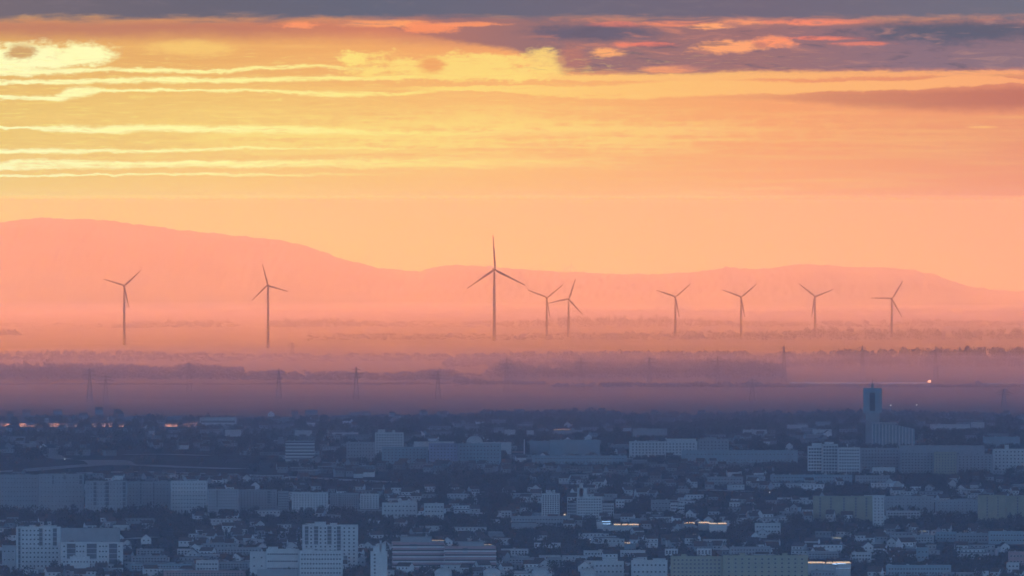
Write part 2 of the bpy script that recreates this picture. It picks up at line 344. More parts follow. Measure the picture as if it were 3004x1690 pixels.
# ------------------------------------------------------------------ wind turbines
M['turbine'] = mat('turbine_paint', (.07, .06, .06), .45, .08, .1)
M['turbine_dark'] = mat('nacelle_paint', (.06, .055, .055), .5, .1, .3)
def blade_mesh(L):
    b = MB(); n = 10; secs = 12; rings = []
    for k in range(secs + 1):
        t = k / secs; z = 1.2 + t * (L - 1.2)
        ch = (1.1 if t < .03 else 2.1 + 1.6 * math.sin(min(1, t / .22) * math.pi / 2) * (1 - t) ** .9 - 1.1 * t) * L / 60
        th = ch * (0.9 if t < .03 else .34 * (1 - t) + .12)
        tw = R(16 * (1 - t))
        st = len(b.v); rings.append(st)
        for q in range(n):
            a = 2 * math.pi * q / n
            x = math.cos(a) * ch * .5 + (ch * .14 if t > .03 else 0); y = math.sin(a) * th * .5
            b.v.append((x * math.cos(tw) - y * math.sin(tw), x * math.sin(tw) + y * math.cos(tw), z))
    for k in range(secs):
        for q in range(n):
            b.f.append((rings[k] + q, rings[k] + (q + 1) % n, rings[k + 1] + (q + 1) % n, rings[k + 1] + q)); b.mi.append(0)
    b.f.append(tuple(rings[-1] + q for q in range(n))); b.mi.append(0)
    return b.mesh('blade', M['turbine'], True)
def turbine(hx, hy, by, L_px, a0, label, yaw=8, group='wind turbines standing on the misty plain', fat=1.45, dist=None):
    Y = dist or gd(by); X = wx(hx, Y); zh = wz(hy, Y); L = L_px * PX * Y
    t = tag(link('wind_turbine', None, None, (X, Y, 0), R(yaw)), label, 'wind turbine', group)
    k = L / 50.0 * fat
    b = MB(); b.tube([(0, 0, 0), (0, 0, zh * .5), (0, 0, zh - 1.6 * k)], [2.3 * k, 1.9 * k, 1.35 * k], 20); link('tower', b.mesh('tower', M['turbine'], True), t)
    b = MB(); s = .5 * k
    prof = [(-3.4, 2.2), (-2.6, 3.4), (1, 3.9), (7.5, 3.4), (10.5, 2.4)]
    st = []
    for yy, hh in prof:
        st.append(len(b.v)); h = hh * s
        for cx, cz in ((-1, -.7), (-.7, -1), (.7, -1), (1, -.7), (1, .7), (.7, 1), (-.7, 1), (-1, .7)):
            b.v.append((cx * h, yy * s * 1.0, zh + cz * h))
    for i in range(len(st) - 1):
        for q in range(8):
            b.f.append((st[i] + q, st[i] + (q + 1) % 8, st[i + 1] + (q + 1) % 8, st[i + 1] + q)); b.mi.append(0)
    for i in (0, -1): b.f.append(tuple(st[i] + q for q in range(8))); b.mi.append(0)
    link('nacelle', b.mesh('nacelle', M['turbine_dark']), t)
    hy_ = -3.4 * s - 1.6 * k
    hub = MB(); hub.tube([(0, -3.3 * s, zh), (0, hy_, zh), (0, hy_ - 1.2 * k, zh), (0, hy_ - 1.9 * k, zh)], [1.9 * k, 2.0 * k, 1.3 * k, .2 * k], 14)
    ho = link('hub', hub.mesh('hub', M['turbine'], True), t)
    bm_ = blade_mesh(L)
    for j in range(3):
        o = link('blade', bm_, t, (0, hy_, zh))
        # angle measured from the horizontal, anticlockwise as seen from the lookout
        o.rotation_euler = (0, R(90 - (a0 + 120 * j)), 0)
        o.scale = (fat * 1.15, fat * 1.1, 1)
    return t
turbine(364, 838, 1012, 65, 43, 'wind turbine furthest left on the plain, one blade reaching up to the right', 6)
turbine(786, 837, 1022, 64, 104, 'lone wind turbine left of centre with its blade up just left of the tower', -10)
turbine(1450, 791, 1000, 101, 93.5, 'tallest wind turbine, standing near the middle with one blade straight up', 14, fat=1.15)
turbine(1604, 873, 992, 60, 159, 'left one of the close pair of wind turbines right of the tallest turbine', 6)
turbine(1668, 877, 990, 62, 72, 'right one of the close pair of wind turbines, its top blade leaning right', 6)
turbine(1981, 871, 993, 60, 161, 'wind turbine next right of the close pair, two blades raised in a flat V', 6)
turbine(2174, 871, 995, 60, 160, 'wind turbine between two equal neighbours, third from the right end', 6)
turbine(2391, 870, 990, 60, 141.5, 'wind turbine second from the right, its lower blade hidden against the tower', -8)
turbine(2616, 876, 990, 62, 58.5, 'wind turbine furthest right on the plain, one blade level to the left', 8)
FG = 'faint wind turbines far behind the hill crest'
turbine(1675, 781, 0, 24, 88, 'tiny pale wind turbine rising over the hill crest right of the middle', 0, FG, 1.0, 42300)
turbine(1657, 792, 0, 20, 100, 'barely visible wind turbine behind the crest, close left of the pale one', 0, FG, 1.0, 42300)
turbine(1637, 796, 0, 20, 112, 'outermost left of the faint turbines grouped behind the middle of the crest', 0, FG, 1.0, 42300)
turbine(2678, 800, 0, 22, 52, 'faint turbine blade tip showing over the right shoulder of the hills', 0, FG, 1.0, 42300)
turbine(1208, 803, 0, 22, 70, 'faint turbine blade tip at the saddle between the two hills', 0, FG, 1.0, 42300)
turbine(1435, 792, 0, 22, 60, 'faint turbine behind the crest beside the tallest turbine tower', 0, FG, 1.0, 42300)

# ------------------------------------------------------------------ unseen cloud bank, added to shade the town and near haze
def shade_bank():
    b = MB(); nx, ny = 90, 90; X0c, X1c, Y0c, Y1c = -3600, 3600, 5000, CLOUD_Y1
    for s, base in ((1, 1060), (-1, 1000)):
        for j in range(ny + 1):
            for i in range(nx + 1):
                X = X0c + (X1c - X0c) * i / nx; Y = Y0c + (Y1c - Y0c) * j / ny
                e = min(1, min(i, nx - i, j, ny - j) / 6)
                n = noise.fractal(Vector((X / 1500, Y / 1500, 3.3 * s)), .8, 2.1, 5)
                b.v.append((X, Y, 1150 + s * (4 + e * (90 + (160 if s > 0 else 30) * n * .6 + (150 if s > 0 else 0)))))
    W = nx + 1; off = W * (ny + 1)
    for j in range(ny):
        for i in range(nx):
            a = j * W + i
            b.f.append((a, a + 1, a + W + 1, a + W)); b.mi.append(0)
            a += off; b.f.append((a + W, a + W + 1, a + 1, a)); b.mi.append(0)
    m = D.materials.new('cloud'); m.use_nodes = True; t = m.node_tree; q = G(t); t.nodes.clear()
    tcx = t.nodes.new('ShaderNodeTexCoord'); sx = t.nodes.new('ShaderNodeSeparateXYZ'); t.links.new(tcx.outputs['Object'], sx.inputs[0])
    n = q.noise(q.vec(sx.outputs[0], sx.outputs[1]), 1 / 1400, 6, .6)
    yy = q.m('ADD', sx.outputs[1], q.m('MULTIPLY', q.m('SUBTRACT', n, .5), 5000.0))
    dens = q.sstep(yy, float(CLOUD_THIN), float(CLOUD_THICK))
    df = t.nodes.new('ShaderNodeBsdfDiffuse'); df.inputs[0].default_value = (.8, .8, .82, 1)
    tr = t.nodes.new('ShaderNodeBsdfTransparent'); mx = t.nodes.new('ShaderNodeMixShader')
    t.links.new(dens, mx.inputs[0]); t.links.new(tr.outputs[0], mx.inputs[1]); t.links.new(df.outputs[0], mx.inputs[2])
    out = t.nodes.new('ShaderNodeOutputMaterial'); t.links.new(mx.outputs[0], out.inputs[0])
    tag(link('shading_clouds', b.mesh('shading_clouds', m, True)), kind='structure')
CLOUD_Y1, CLOUD_THIN, CLOUD_THICK = 39500, 37800, 31200
shade_bank()

# ------------------------------------------------------------------ air
def volume_mat(name, color, dens, g_):
    m = D.materials.new(name); m.use_nodes = True; t = m.node_tree; t.nodes.clear()
    v = t.nodes.new('ShaderNodeVolumePrincipled'); v.inputs['Color'].default_value = tuple(color) + (1,)
    v.inputs['Density'].default_value = dens; v.inputs['Anisotropy'].default_value = g_
    o = t.nodes.new('ShaderNodeOutputMaterial'); t.links.new(v.outputs[0], o.inputs['Volume'])
    return m
b = MB(); b.box(-27000, 27000, -4000, 45000, -1, 348)
tag(link('haze', b.mesh('haze', volume_mat('haze', (.90, .91, .97), 2.8e-5, .72))), kind='stuff')
def mist_layer(top, dens, y0, y1, seed):
    b = MB(); nx, ny = 60, 60; W = nx + 1; X0c, X1c = -9000, 9000
    for j in range(ny + 1):
        for i in range(nx + 1):
            X = X0c + (X1c - X0c) * i / nx; Y = y0 + (y1 - y0) * (j / ny)
            e = 0 if (i in (0, nx) or j in (0, ny)) else min(1, j / 24, (ny - j) / 14)
            n = noise.fractal(Vector((X / 1800, Y / 2600, seed)), .9, 2.0, 4)
            b.v.append((X, Y, .6 + e * max(3, top * (1 + .35 * n))))
    for j in range(ny):
        for i in range(nx):
            a = j * W + i; b.f.append((a, a + 1, a + W + 1, a + W)); b.mi.append(0)
    k = len(b.v)
    b.v += [(X0c, y0, .3), (X1c, y0, .3), (X1c, y1, .3), (X0c, y1, .3)]
    b.f.append((k + 3, k + 2, k + 1, k)); b.mi.append(0)
    b.f.append(tuple([k, k + 1] + [i for i in range(nx, -1, -1)])); b.mi.append(0)
    b.f.append(tuple([k + 2, k + 3] + [ny * W + i for i in range(0, nx + 1)])); b.mi.append(0)
    b.f.append(tuple([k + 3, k] + [j * W for j in range(0, ny + 1)])); b.mi.append(0)
    b.f.append(tuple([k + 1, k + 2] + [j * W + nx for j in range(ny, -1, -1)])); b.mi.append(0)
    tag(link('ground_mist', b.mesh('ground_mist', volume_mat('mist', (.86, .82, 1.0), dens, .32), True)), 'low layer of mist lying over the plain around the turbines', 'mist', None, 'stuff')
mist_layer(48, 2.2e-4, 15000, 24500, 1.0)
mist_layer(52, 1.3e-4, 24600, 34000, 5.0)
# ------------------------------------------------------------------ surfaces of the town
M['pale'] = mat('pale_render', (.46, .46, .45), .85, .12, .15)
M['dim'] = mat('hazed_render', (.25, .25, .26), .85, .35, .05)  # far walls darkened, fading by haze put into the colour
M['dull'] = mat('grey_render', (.17, .175, .18), .85, .35, .05)  # darker still for far walls and roofs, again in place of haze
M['white'] = mat('white_render', (.58, .58, .57), .8, .1, .15)
M['grey'] = mat('grey_panel', (.26, .27, .28), .85, .15, .12)
M['olive'] = mat('olive_panel', (.28, .26, .17), .85, .18, .12)
M['pink'] = mat('pinkish_brick', (.36, .21, .20), .85, .15, .2)
M['teal'] = mat('teal_panel', (.20, .27, .30), .7, .15, .12)
M['violet'] = mat('violet_glass', (.17, .18, .29), .4, .25, .06)
M['recess'] = mat('dark_loggia', (.07, .075, .08), .7, .3, .4)
M['glass'] = mat('window_glass', (.025, .028, .035), .25, .2, .5)
M['frame'] = mat('window_frame', (.5, .5, .5), .6, .1, 1)
M['flatroof'] = mat('felt_roof', (.12, .12, .125), .9, .3, .2)
M['paleroof'] = mat('gravel_roof', (.38, .38, .38), .9, .25, .2)
M['tile'] = mat('dark_tiles', (.11, .075, .06), .85, .3, .6)
M['metal'] = mat('bright_metal_roof', (.85, .84, .80), .04, .3, .06, metal=.95, bump=.05)
M['bark'] = mat('bark', (.06, .05, .042), .95, .3, 1.5, spec=.1)
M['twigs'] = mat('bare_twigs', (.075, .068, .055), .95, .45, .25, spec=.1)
M['hazed'] = mat('hazed_twigs', (.17, .165, .16), .95, .35, .02, spec=.1)  # paler copy of the twigs, misty light on far belts put into its colour
M['needles'] = mat('needles', (.028, .042, .028), .9, .4, .4, spec=.15)
M['steel'] = mat('lattice_steel', (.2, .2, .2), .5, .2, .5)
M['road'] = mat('asphalt', (.10, .10, .10), .7, .2, .1)
M['wetroad'] = mat('pale_road', (.42, .42, .41), .6, .2, .05)

VIS = []            # (x0, x1, row down to which it shows, distance) of everything that must stay clear of trees
def win_mesh(w, h):
    b = MB(); b.box(-w / 2, w / 2, -.06, .05, 0, h, 0); f = .12
    for q in ((-w / 2 - f, -w / 2, 0, h), (w / 2, w / 2 + f, 0, h), (-w / 2 - f, w / 2 + f, h, h + f), (-w / 2 - f, w / 2 + f, -f, 0)):
        b.box(q[0], q[1], -.14, .05, q[2], q[3], 1)
    return b.mesh('window', [M['glass'], M['frame']])
def building(label, x0, x1, yt, yvis, yb, dep=14, wall='pale', roof='flatroof', floors=0, cols=0, ww=1.6, wh=1.5, strips=(), bands=0, plant=(), skip=None, rz=0, cat='apartment block', name='apartment_block', metal=False, u0=.03, u1=.97, z0=None, gable=False, group=None, balc=()):
    """x0..x1 = left and right edge, yt = roof row, yvis = lowest row that shows, yb = row of its foot"""
    Y = gd(yb); X = wx((x0 + x1) / 2, Y); w = (x1 - x0) * PX * Y; h = wz(yt, Y)
    t = tag(link(name, None, None, (X, Y, 0), R(rz)), label, cat, group)
    VIS.append((x0, x1, yvis, Y))
    b = MB(); b.box(-w / 2, w / 2, 0, dep, 0, h)
    # a parapet with its coping, a plinth, and joints that break the long wall
    b.box(-w / 2 - .15, w / 2 + .15, -.15, .25, h + .002, h + .6); b.box(-w / 2 - .1, w / 2 + .1, -.1, -.002, 0, 1.2)
    link('wall', b.mesh('wall', M[wall]), t)
    b = MB()
    if gable:
        rh = min(dep, w) * .32; e = .5
        if w > dep:
            b.face([(-w / 2 - e, -e, h), (w / 2 + e, -e, h), (w / 2 + e, dep / 2, h + rh), (-w / 2 - e, dep / 2, h + rh)]); b.face([(w / 2 + e, dep + e, h), (-w / 2 - e, dep + e, h), (-w / 2 - e, dep / 2, h + rh), (w / 2 + e, dep / 2, h + rh)])
            b.face([(-w / 2, -e, h), (-w / 2, dep / 2, h + rh - .1), (-w / 2, dep + e, h)]); b.face([(w / 2, dep + e, h), (w / 2, dep / 2, h + rh - .1), (w / 2, -e, h)])
    elif metal:
        # low shed roof that falls a little away from the lookout and is tilted to mirror the added cream sky band
        sl = max(0.0005, ((H - h) / Y - .0240) / 2)
        b.face([(-w / 2 - .4, -.5, h + .75), (w / 2 + .4, -.5, h + .75), (w / 2 + .4, dep + .5, h + .75 - sl * (dep + 1)), (-w / 2 - .4, dep + .5, h + .75 - sl * (dep + 1))])
        b.box(-w / 2 - .4, w / 2 + .4, -.5, -.2, h + .1, h + .74)
    else:
        b.box(-w / 2 + .3, w / 2 - .3, .3, dep - .3, h + .003, h + .25)
        for k in range(int(w / 14)):
            cx = random.uniform(-w / 2 + 2, w / 2 - 2); cy = random.uniform(3, max(3.5, dep - 4)); s_ = random.uniform(.5, 1.3)
            b.box(cx - s_, cx + s_, cy - s_, cy + s_, h + .26, h + random.uniform(.9, 2.0))
    link('roof', b.mesh('roof', M['metal' if metal else ('tile' if gable else roof)]), t)
    H0 = z0 if z0 is not None else 1.5
    if floors and cols:
        wm = win_mesh(ww, wh); n = 0
        for r in range(floors):
            z = h - 1.0 - (r + 1) * (h - H0 - 1.0) / floors + ((h - H0 - 1.0) / floors - wh) * .5
            for c in range(cols):
                u = u0 + (u1 - u0) * (c + .5) / cols
                if skip and skip(u, r): continue
                if any(a - .01 < u < b_ + .01 and (r >= s0 and r < s1) for a, b_, s0, s1 in strips): continue
                n += 1
                if n > 100: break
                link('window', wm, t, (-w / 2 + u * w + random.uniform(-.12, .12), 0, z))
    for a, b_, s0, s1 in strips:
        fl = (h - H0 - 1.0) / max(1, floors); zt = h - 1.0 - s0 * fl; zb = h - 1.0 - s1 * fl
        b = MB(); b.box(-w / 2 + a * w, -w / 2 + b_ * w, -.08, -.012, zb, zt)
        k = s1 - s0
        for i in range(k): b.box(-w / 2 + a * w, -w / 2 + b_ * w, -.55, -.081, zb + i * fl, zb + i * fl + .9, 1)
        link('stair_panel', b.mesh('stair_panel', [M['recess'], M['grey']]), t)
    for i in range(bands):
        z = h - (i + 1) * (h - 2) / bands + .3
        b = MB(); b.box(-w / 2 - .5, w / 2 + .5, -1.3, -.16, z, z + 1.0)
        link('balcony_band', b.mesh('balcony_band', M['white' if wall != 'olive' else 'pale']), t)
        b = MB(); b.box(-w / 2 + .4, w / 2 - .4, -.10, -.02, z + 1.3, z + 2.6); link('window_band', b.mesh('window_band', M['glass']), t)
    for a, b_, hp in plant:
        q = MB(); q.box(-w / 2 + a * w, -w / 2 + b_ * w, 3, dep - 2, h + .26, h + hp); q.box(-w / 2 + a * w - .3, -w / 2 + b_ * w + .3, 2.7, dep - 1.7, h + hp + .002, h + hp + .3)
        link('plant_room', q.mesh('plant_room', M['grey' if wall == 'pink' else wall]), t)
    return t
B = building
# nearest row
st = [(.045, .11, 0, 5), (.21, .285, 0, 5), (.45, .525, 0, 5), (.62, .69, 0, 7)]
B('pale eleven storey tower block with four dark vertical stripes, tallest of the near buildings', 887, 1050, 1541, 1645, 1668, 16, 'pale', 'flatroof', 11, 11, 1.5, 1.5, st + [(.74, .81, 8, 11)], plant=((.22, .42, 2.6), (.5, .62, 1.6)))
B('pale apartment block stepping down in front of the striped tower block, rows of dark windows', 878, 1005, 1617, 1690, 1706, 16, 'pale', 'flatroof', 6, 14, 1.4, 1.4, plant=((.1, .3, 2.0),))
B('left wing of the stepped block, two long rows of windows beside the tower block', 781, 877, 1612, 1662, 1704, 15, 'pale', 'flatroof', 4, 14, 1.4, 1.3, plant=((.05, .35, 1.8), (.6, .75, 1.5)))
B('blank pale end house at the far left end of the stepped block', 733, 780, 1620, 1664, 1703, 15, 'pale', 'paleroof', 3, 2, 1.4, 1.3)
B('narrow pale tower at the bottom edge left of the long office, one window column', 1087, 1136, 1619, 1700, 1745, 15, 'pale', 'flatroof', 11, 1, 1.6, 1.5, u0=.12, u1=.38, plant=((.15, .4, 4.5), (.4, .9, 6.5), (.55, .65, 9)))
B('long five storey office with light floor bands and pinkish walls, right of the narrow tower', 1152, 1303, 1593, 1657, 1672, 24, 'pink', 'paleroof', bands=5, strips=((.33, .47, 0, 1),), floors=5, cols=0, plant=((.15, .75, 5.0),), cat='office block', name='office_block')
B('right half of the banded office, one storey lower with a small rooftop storey', 1304, 1455, 1604, 1657, 1673, 24, 'pink', 'paleroof', bands=4, strips=((.35, .45, 0, 1),), floors=4, cols=0, plant=((.28, .76, 4.0),), cat='office block', name='office_block')
B('bright metal terrace roof beside the upper storey of the banded office', 1268, 1302, 1588, 1592, 1669, 12, 'white', metal=True, cat='roof terrace', name='roof_terrace')
B('bright metal canopy at the right end of the banded office roof', 1420, 1443, 1601, 1604, 1670, 12, 'white', metal=True, cat='roof canopy', name='roof_canopy')
B('large pale block at lower left with small dark windows and white left edge', 47, 177, 1547, 1642, 1672, 18, 'pale', 'paleroof', 9, 11, 1.5, 1.4, ((.05, .1, 0, 9), (.52, .6, 0, 4), (.83, .92, 0, 4)), plant=((.3, .42, 1.5), (.55, .9, 1.2)))
B('lower four storey wing right of the large lower left block, with dark loggia panels', 178, 360, 1592, 1642, 1676, 15, 'pale', 'flatroof', 5, 18, 1.5, 1.4, ((.1, .24, 0, 3), (.42, .58, 0, 3), (.78, .91, 0, 4)))
B('small pale annexe in front of the loggia wing at lower left', 205, 262, 1634, 1666, 1686, 12, 'pale', 'paleroof', 2, 6, 1.3, 1.3)
B('dark flat building behind the loggia wing with a pale dotted roof edge', 178, 350, 1551, 1590, 1655, 20, 'grey', 'flatroof', bands=0)
B('low white terrace house at the left edge beside the large block', 6, 46, 1602, 1640, 1684, 12, 'grey', 'paleroof', 3, 3)
B('wide olive panel block at the bottom edge right of centre, dotted with dark windows', 1968, 2120, 1634, 1700, 1735, 16, 'olive', 'flatroof', 8, 12, 1.9, 1.6, plant=((.2, .3, 2),))
B('right-hand half of the olive block at the bottom edge, its roof a little higher', 2121, 2370, 1631, 1700, 1736, 16, 'olive', 'flatroof', 8, 12, 1.9, 1.6, plant=((.2, .26, 2), (.7, .76, 2)))
for (x0, x1), lab in zip(((1275, 1325), (1418, 1468), (1560, 1608), (1703, 1750)), ('leftmost of the four pale domed halls in line at the bottom edge', 'second pale domed hall from the left at the bottom edge', 'third pale domed hall from the left at the bottom edge', 'rightmost of the four pale domed halls in line at the bottom edge')):
    Y = gd(1712); w = (x1 - x0) * PX * Y / 2
    t = tag(link('domed_hall', None, None, (wx((x0 + x1) / 2, Y), Y, 0)), lab, 'domed hall', 'four domed halls along the bottom edge'); VIS.append((x0, x1, 1695, Y))
    b = MB(); b.tube([(0, w, 0), (0, w, wz(1682, Y))], [w, w], 24); link('wall', b.mesh('wall', M['pale'], False), t)
    hh = wz(1667, Y) - wz(1682, Y); b = MB(); b.tube([(0, w, wz(1682, Y) + .05 + hh * math.sin(a * math.pi / 14)) for a in range(8)], [w * 1.04 * max(.02, math.cos(a * math.pi / 14)) for a in range(8)], 24); link('roof', b.mesh('roof', M['pale'], True), t)
B('low pale building with uneven roof right of the rightmost domed hall', 1742, 1830, 1648, 1690, 1708, 15, 'pale', 'paleroof', 3, 7, plant=((.3, .8, 2.5),))
B('pale flat-roofed building against the left end of the olive block', 1852, 1958, 1645, 1690, 1712, 15, 'pale', 'paleroof', 3, 8, plant=((.05, .35, 1.5), (.6, .95, 1.5)))
B('dark low house under the left wing of the stepped block at the bottom edge', 755, 872, 1672, 1700, 1716, 12, 'grey', 'flatroof')
# middle distance
B('slim pale twelve storey tower standing alone among trees right of centre', 1589, 1642, 1449, 1514, 1530, 14, 'pale', 'flatroof', 12, 7, 1.5, 1.4, plant=((.3, .6, 2),))
B('stepped pale apartment block right of the slim lone tower, upper storeys', 1692, 1766, 1458, 1505, 1530, 16, 'pale', 'paleroof', 8, 9, 1.5, 1.4, plant=((.02, .4, 9), (.1, .25, 14)))
B('left lower wing of the stepped block right of the slim lone tower', 1664, 1691, 1477, 1500, 1528, 16, 'pale', 'paleroof', 5, 4, 1.5, 1.4)
B('right lower wing of the stepped block right of the slim lone tower', 1767, 1801, 1478, 1504, 1528, 16, 'pale', 'paleroof', 5, 5, 1.5, 1.4)
B('two storey pale wing left of the tree dome, below the long left slab row', 1121, 1224, 1476, 1508, 1522, 14, 'pale', 'paleroof', 3, 9, 1.6, 1.3, plant=((.45, .98, 2.2),))
B('pale three storey house right of the tree dome below the long slab row', 1244, 1302, 1478, 1508, 1524, 14, 'pale', 'paleroof', 3, 6, 1.6, 1.3)
rowt = [(0, 112, 1394, 1480, 'leftmost slab of the long misty slab row at the left edge', ()), (113, 246, 1392, 1484, 'second slab from the left in the long slab row, its roof the highest', ((.3, .34, 0, 2), (.55, .6, 0, 1), (.9, .96, 0, 2))),
    (250, 372, 1412, 1472, 'slab with three dark stair strips in the long slab row', ((.2, .27, 0, 6), (.48, .57, 0, 6), (.9, .97, 0, 6))), (373, 500, 1414, 1470, 'plain grey slab right of the striped slab in the long row', ((.3, .33, 0, 6), (.6, .63, 0, 6))),
    (501, 608, 1412, 1492, 'brighter blue-grey slab in the middle of the long slab row', ()), (609, 700, 1436, 1494, 'lower slab right of the brighter blue-grey slab in the long row', ((.28, .34, 0, 6),)), (701, 812, 1438, 1494, 'slab with a dark stair strip in the right half of the long row', ((.75, .83, 0, 5),)),
    (816, 846, 1442, 1486, 'narrow slab between two dark gaps in the long slab row', ()), (856, 962, 1446, 1500, 'third slab from the right end of the long row', ()), (968, 1052, 1448, 1494, 'second slab from the right end of the long row', ((.3, .36, 0, 6),)), (1056, 1111, 1450, 1501, 'last slab at the right end of the long row, with a bright end wall', ())]
for i, (a, b_, yt, yv, lab, ss) in enumerate(rowt):
    B(lab, a, b_, yt, yv - (6, 16, 3, 12, 20, 22, 14, 4, 24, 12, 5)[i], 1506 + (i % 3) * 3, 14, 'pale' if i in (4, 10, 8) else 'grey', 'flatroof', 8, 12 if b_ - a > 60 else 6, 1.1, 1.2, ss, group='long row of slab blocks at left')
B('olive-grey panel slab right of centre-right, its row of stair strips above dark trees', 2386, 2560, 1457, 1506, 1530, 14, 'olive', 'flatroof', 8, 0, strips=((.1, .13, 0, 7), (.28, .31, 0, 7), (.5, .53, 0, 7), (.7, .73, 0, 7), (.88, .91, 0, 7)))
B('bright grey end tower at the right end of the olive-grey panel slab', 2561, 2594, 1456, 1534, 1545, 14, 'pale', 'flatroof', 9, 3, 1.2, 1.2)
B('low long slab with a bright roof line behind the olive-grey panel slab', 2596, 2740, 1457, 1474, 1512, 14, 'grey', 'paleroof', 5, 12, 1.2, 1.2)
B('olive-grey slab at the right edge with faint vertical strips', 2870, 2950, 1454, 1518, 1530, 14, 'olive', 'flatroof', 8, 0, strips=((.3, .35, 0, 7), (.7, .74, 0, 7)))
B('last olive-grey slab running out at the right edge', 2952, 3030, 1456, 1502, 1529, 14, 'olive', 'flatroof', 8, 0, strips=((.4, .45, 0, 7),))
B('dim long slab behind the trees left of the right-edge olive slabs', 2745, 2868, 1467, 1496, 1520, 14, 'grey', 'flatroof', 5, 10, 1.2, 1.2)
# far town
B('long pale block with a dense grid of windows right of centre in the far town', 1846, 2046, 1296, 1334, 1345, 16, 'pale', 'paleroof', 5, 19, 1.9, 1.7, plant=((.55, .98, 3.5),))
B('pale curved-looking block joined right of the long windowed block', 2049, 2138, 1290, 1332, 1344, 16, 'grey', 'paleroof', 5, 8, 1.9, 1.7, plant=((.2, .6, 2.5),))
B('plain box hall with a pale roof above the long windowed block', 1857, 1957, 1259, 1276, 1284, 30, 'grey', 'paleroof', cat='hall', name='hall')
B('bright white rounded block with white balcony grid at right in the far town', 2370, 2412, 1310, 1380, 1392, 16, 'white', 'paleroof', 8, 5, 2.3, 1.9, plant=((.3, .98, 3.5),))
B('right part of the white balcony block, rising to the crest of its roof', 2413, 2458, 1304, 1384, 1393, 18, 'pale', 'paleroof', 9, 5, 2.3, 1.9)
B('pale many-windowed slab right of the white balcony block', 2459, 2523, 1314, 1384, 1394, 16, 'pale', 'paleroof', 8, 8, 1.9, 1.7)
B('long hazy slab under the tall chimney-like tower', 2524, 2640, 1316, 1368, 1388, 16, 'grey', 'paleroof', 7, 12, 1.8, 1.6)
B('hazy slab right of the one under the tall tower', 2641, 2740, 1325, 1384, 1390, 16, 'grey', 'flatroof', 7, 10, 1.8, 1.6)
B('olive tinted slab in the far right row of hazy slabs', 2741, 2806, 1327, 1386, 1391, 16, 'olive', 'flatroof', 7, 7, 1.6, 1.6)
B('grey slab second from the right edge in the hazy far row', 2807, 2912, 1334, 1374, 1388, 16, 'grey', 'flatroof', 6, 9, 1.8, 1.6, plant=((.1, .2, 5), (.4, .5, 4)))
B('pale slab at the right edge in the hazy far row', 2913, 3030, 1318, 1366, 1386, 16, 'pale', 'flatroof', 6, 10, 1.8, 1.6, plant=((.3, .4, 5),))
B('long low hall with a light roof line behind the hazy far right row', 2640, 2888, 1309, 1322, 1352, 40, 'grey', 'paleroof', cat='hall', name='hall')
B('dark box hall with a light upper edge near the right edge of the far town', 2886, 2992, 1283, 1300, 1310, 30, 'teal', 'paleroof', cat='hall', name='hall')
B('tall hazy block with vertical ribs in the middle of the far town', 1100, 1184, 1270, 1322, 1345, 18, 'pale', 'flatroof', 9, 10, 1.7, 1.5, plant=((.1, .35, 4), (.6, .7, 3)))
B('hazy block with pale balcony lines left of the ribbed middle block', 838, 922, 1294, 1344, 1356, 16, 'grey', 'paleroof', bands=6)
B('low block between the balcony-lined block and the ribbed middle block', 1016, 1099, 1298, 1340, 1354, 16, 'grey', 'paleroof', 5, 9, 1.6, 1.5)
B('teal block in front of the ribbed middle block', 1120, 1256, 1312, 1352, 1362, 16, 'teal', 'paleroof', 5, 12, 1.6, 1.5)
B('violet-blue glass block right of the teal block in the middle', 1258, 1342, 1302, 1352, 1364, 18, 'violet', 'paleroof', 6, 8, 2.0, 1.7)
B('wide teal block right of the violet glass block', 1343, 1470, 1302, 1352, 1363, 18, 'teal', 'paleroof', 5, 12, 1.8, 1.6)
B('long pale roofed hall above the violet glass block', 1214, 1332, 1297, 1302, 1340, 30, 'pale', 'paleroof', cat='hall', name='hall')
B('pale long roofed hall right of the small dome', 1382, 1500, 1299, 1303, 1341, 30, 'pale', 'paleroof', cat='hall', name='hall')
B('dark framed hall with pale edges right of the white mast', 1554, 1612, 1295, 1330, 1338, 22, 'teal', 'paleroof', cat='hall', name='hall')
B('wide blue-grey hall right of the dark framed hall', 1613, 1760, 1292, 1334, 1342, 22, 'teal', 'paleroof', cat='hall', name='hall')
B('small hall with a bright metal roof above the mast in the far town', 1626, 1671, 1262, 1271, 1276, 24, 'grey', metal=True, cat='hall', name='hall')
B('long pale glasshouse above the right end of the orange water line', 586, 692, 1226, 1244, 1249, 40, 'pale', 'paleroof', 1, 20, 2.8, 3, cat='glasshouse', name='glasshouse')
B('small pale tower on the shore above the orange water line', 131, 142, 1228, 1246, 1249, 8, 'pale', 'paleroof', 3, 2, cat='shore tower', name='shore_tower')
for x0, x1, yt, yb, lab in ((660, 706, 1262, 1275, 'low pale hall right below the long glasshouse'), (865, 915, 1264, 1274, 'two-part pale hall in the far town left of centre'), (975, 1052, 1270, 1276, 'long thin roof line in the far town left of centre'), (2180, 2250, 1262, 1273, 'low hall with a pale roof left of the tall tower'), (2310, 2370, 1247, 1256, 'thin pale roofed shed on the town edge left of the tall tower'), (2385, 2440, 1261, 1270, 'pale shed with a slanted roof close left of the tall tower'), (2850, 2888, 1240, 1254, 'pale box hall at the town edge right of the tall tower'), (2730, 2846, 1246, 1256, 'long pale shed right of the curved hall by the tall tower'), (436, 452, 1265, 1273, 'tiny bright house below the orange water line'), (1480, 1512, 1262, 1274, 'small pale block in the far town at the middle'), (1545, 1566, 1264, 1274, 'tiny pale block left of the bright metal roofed hall')):
    B(lab, x0, x1, yt, yb, yb + 6, 24, 'pale', 'paleroof', cat='hall', name='hall')
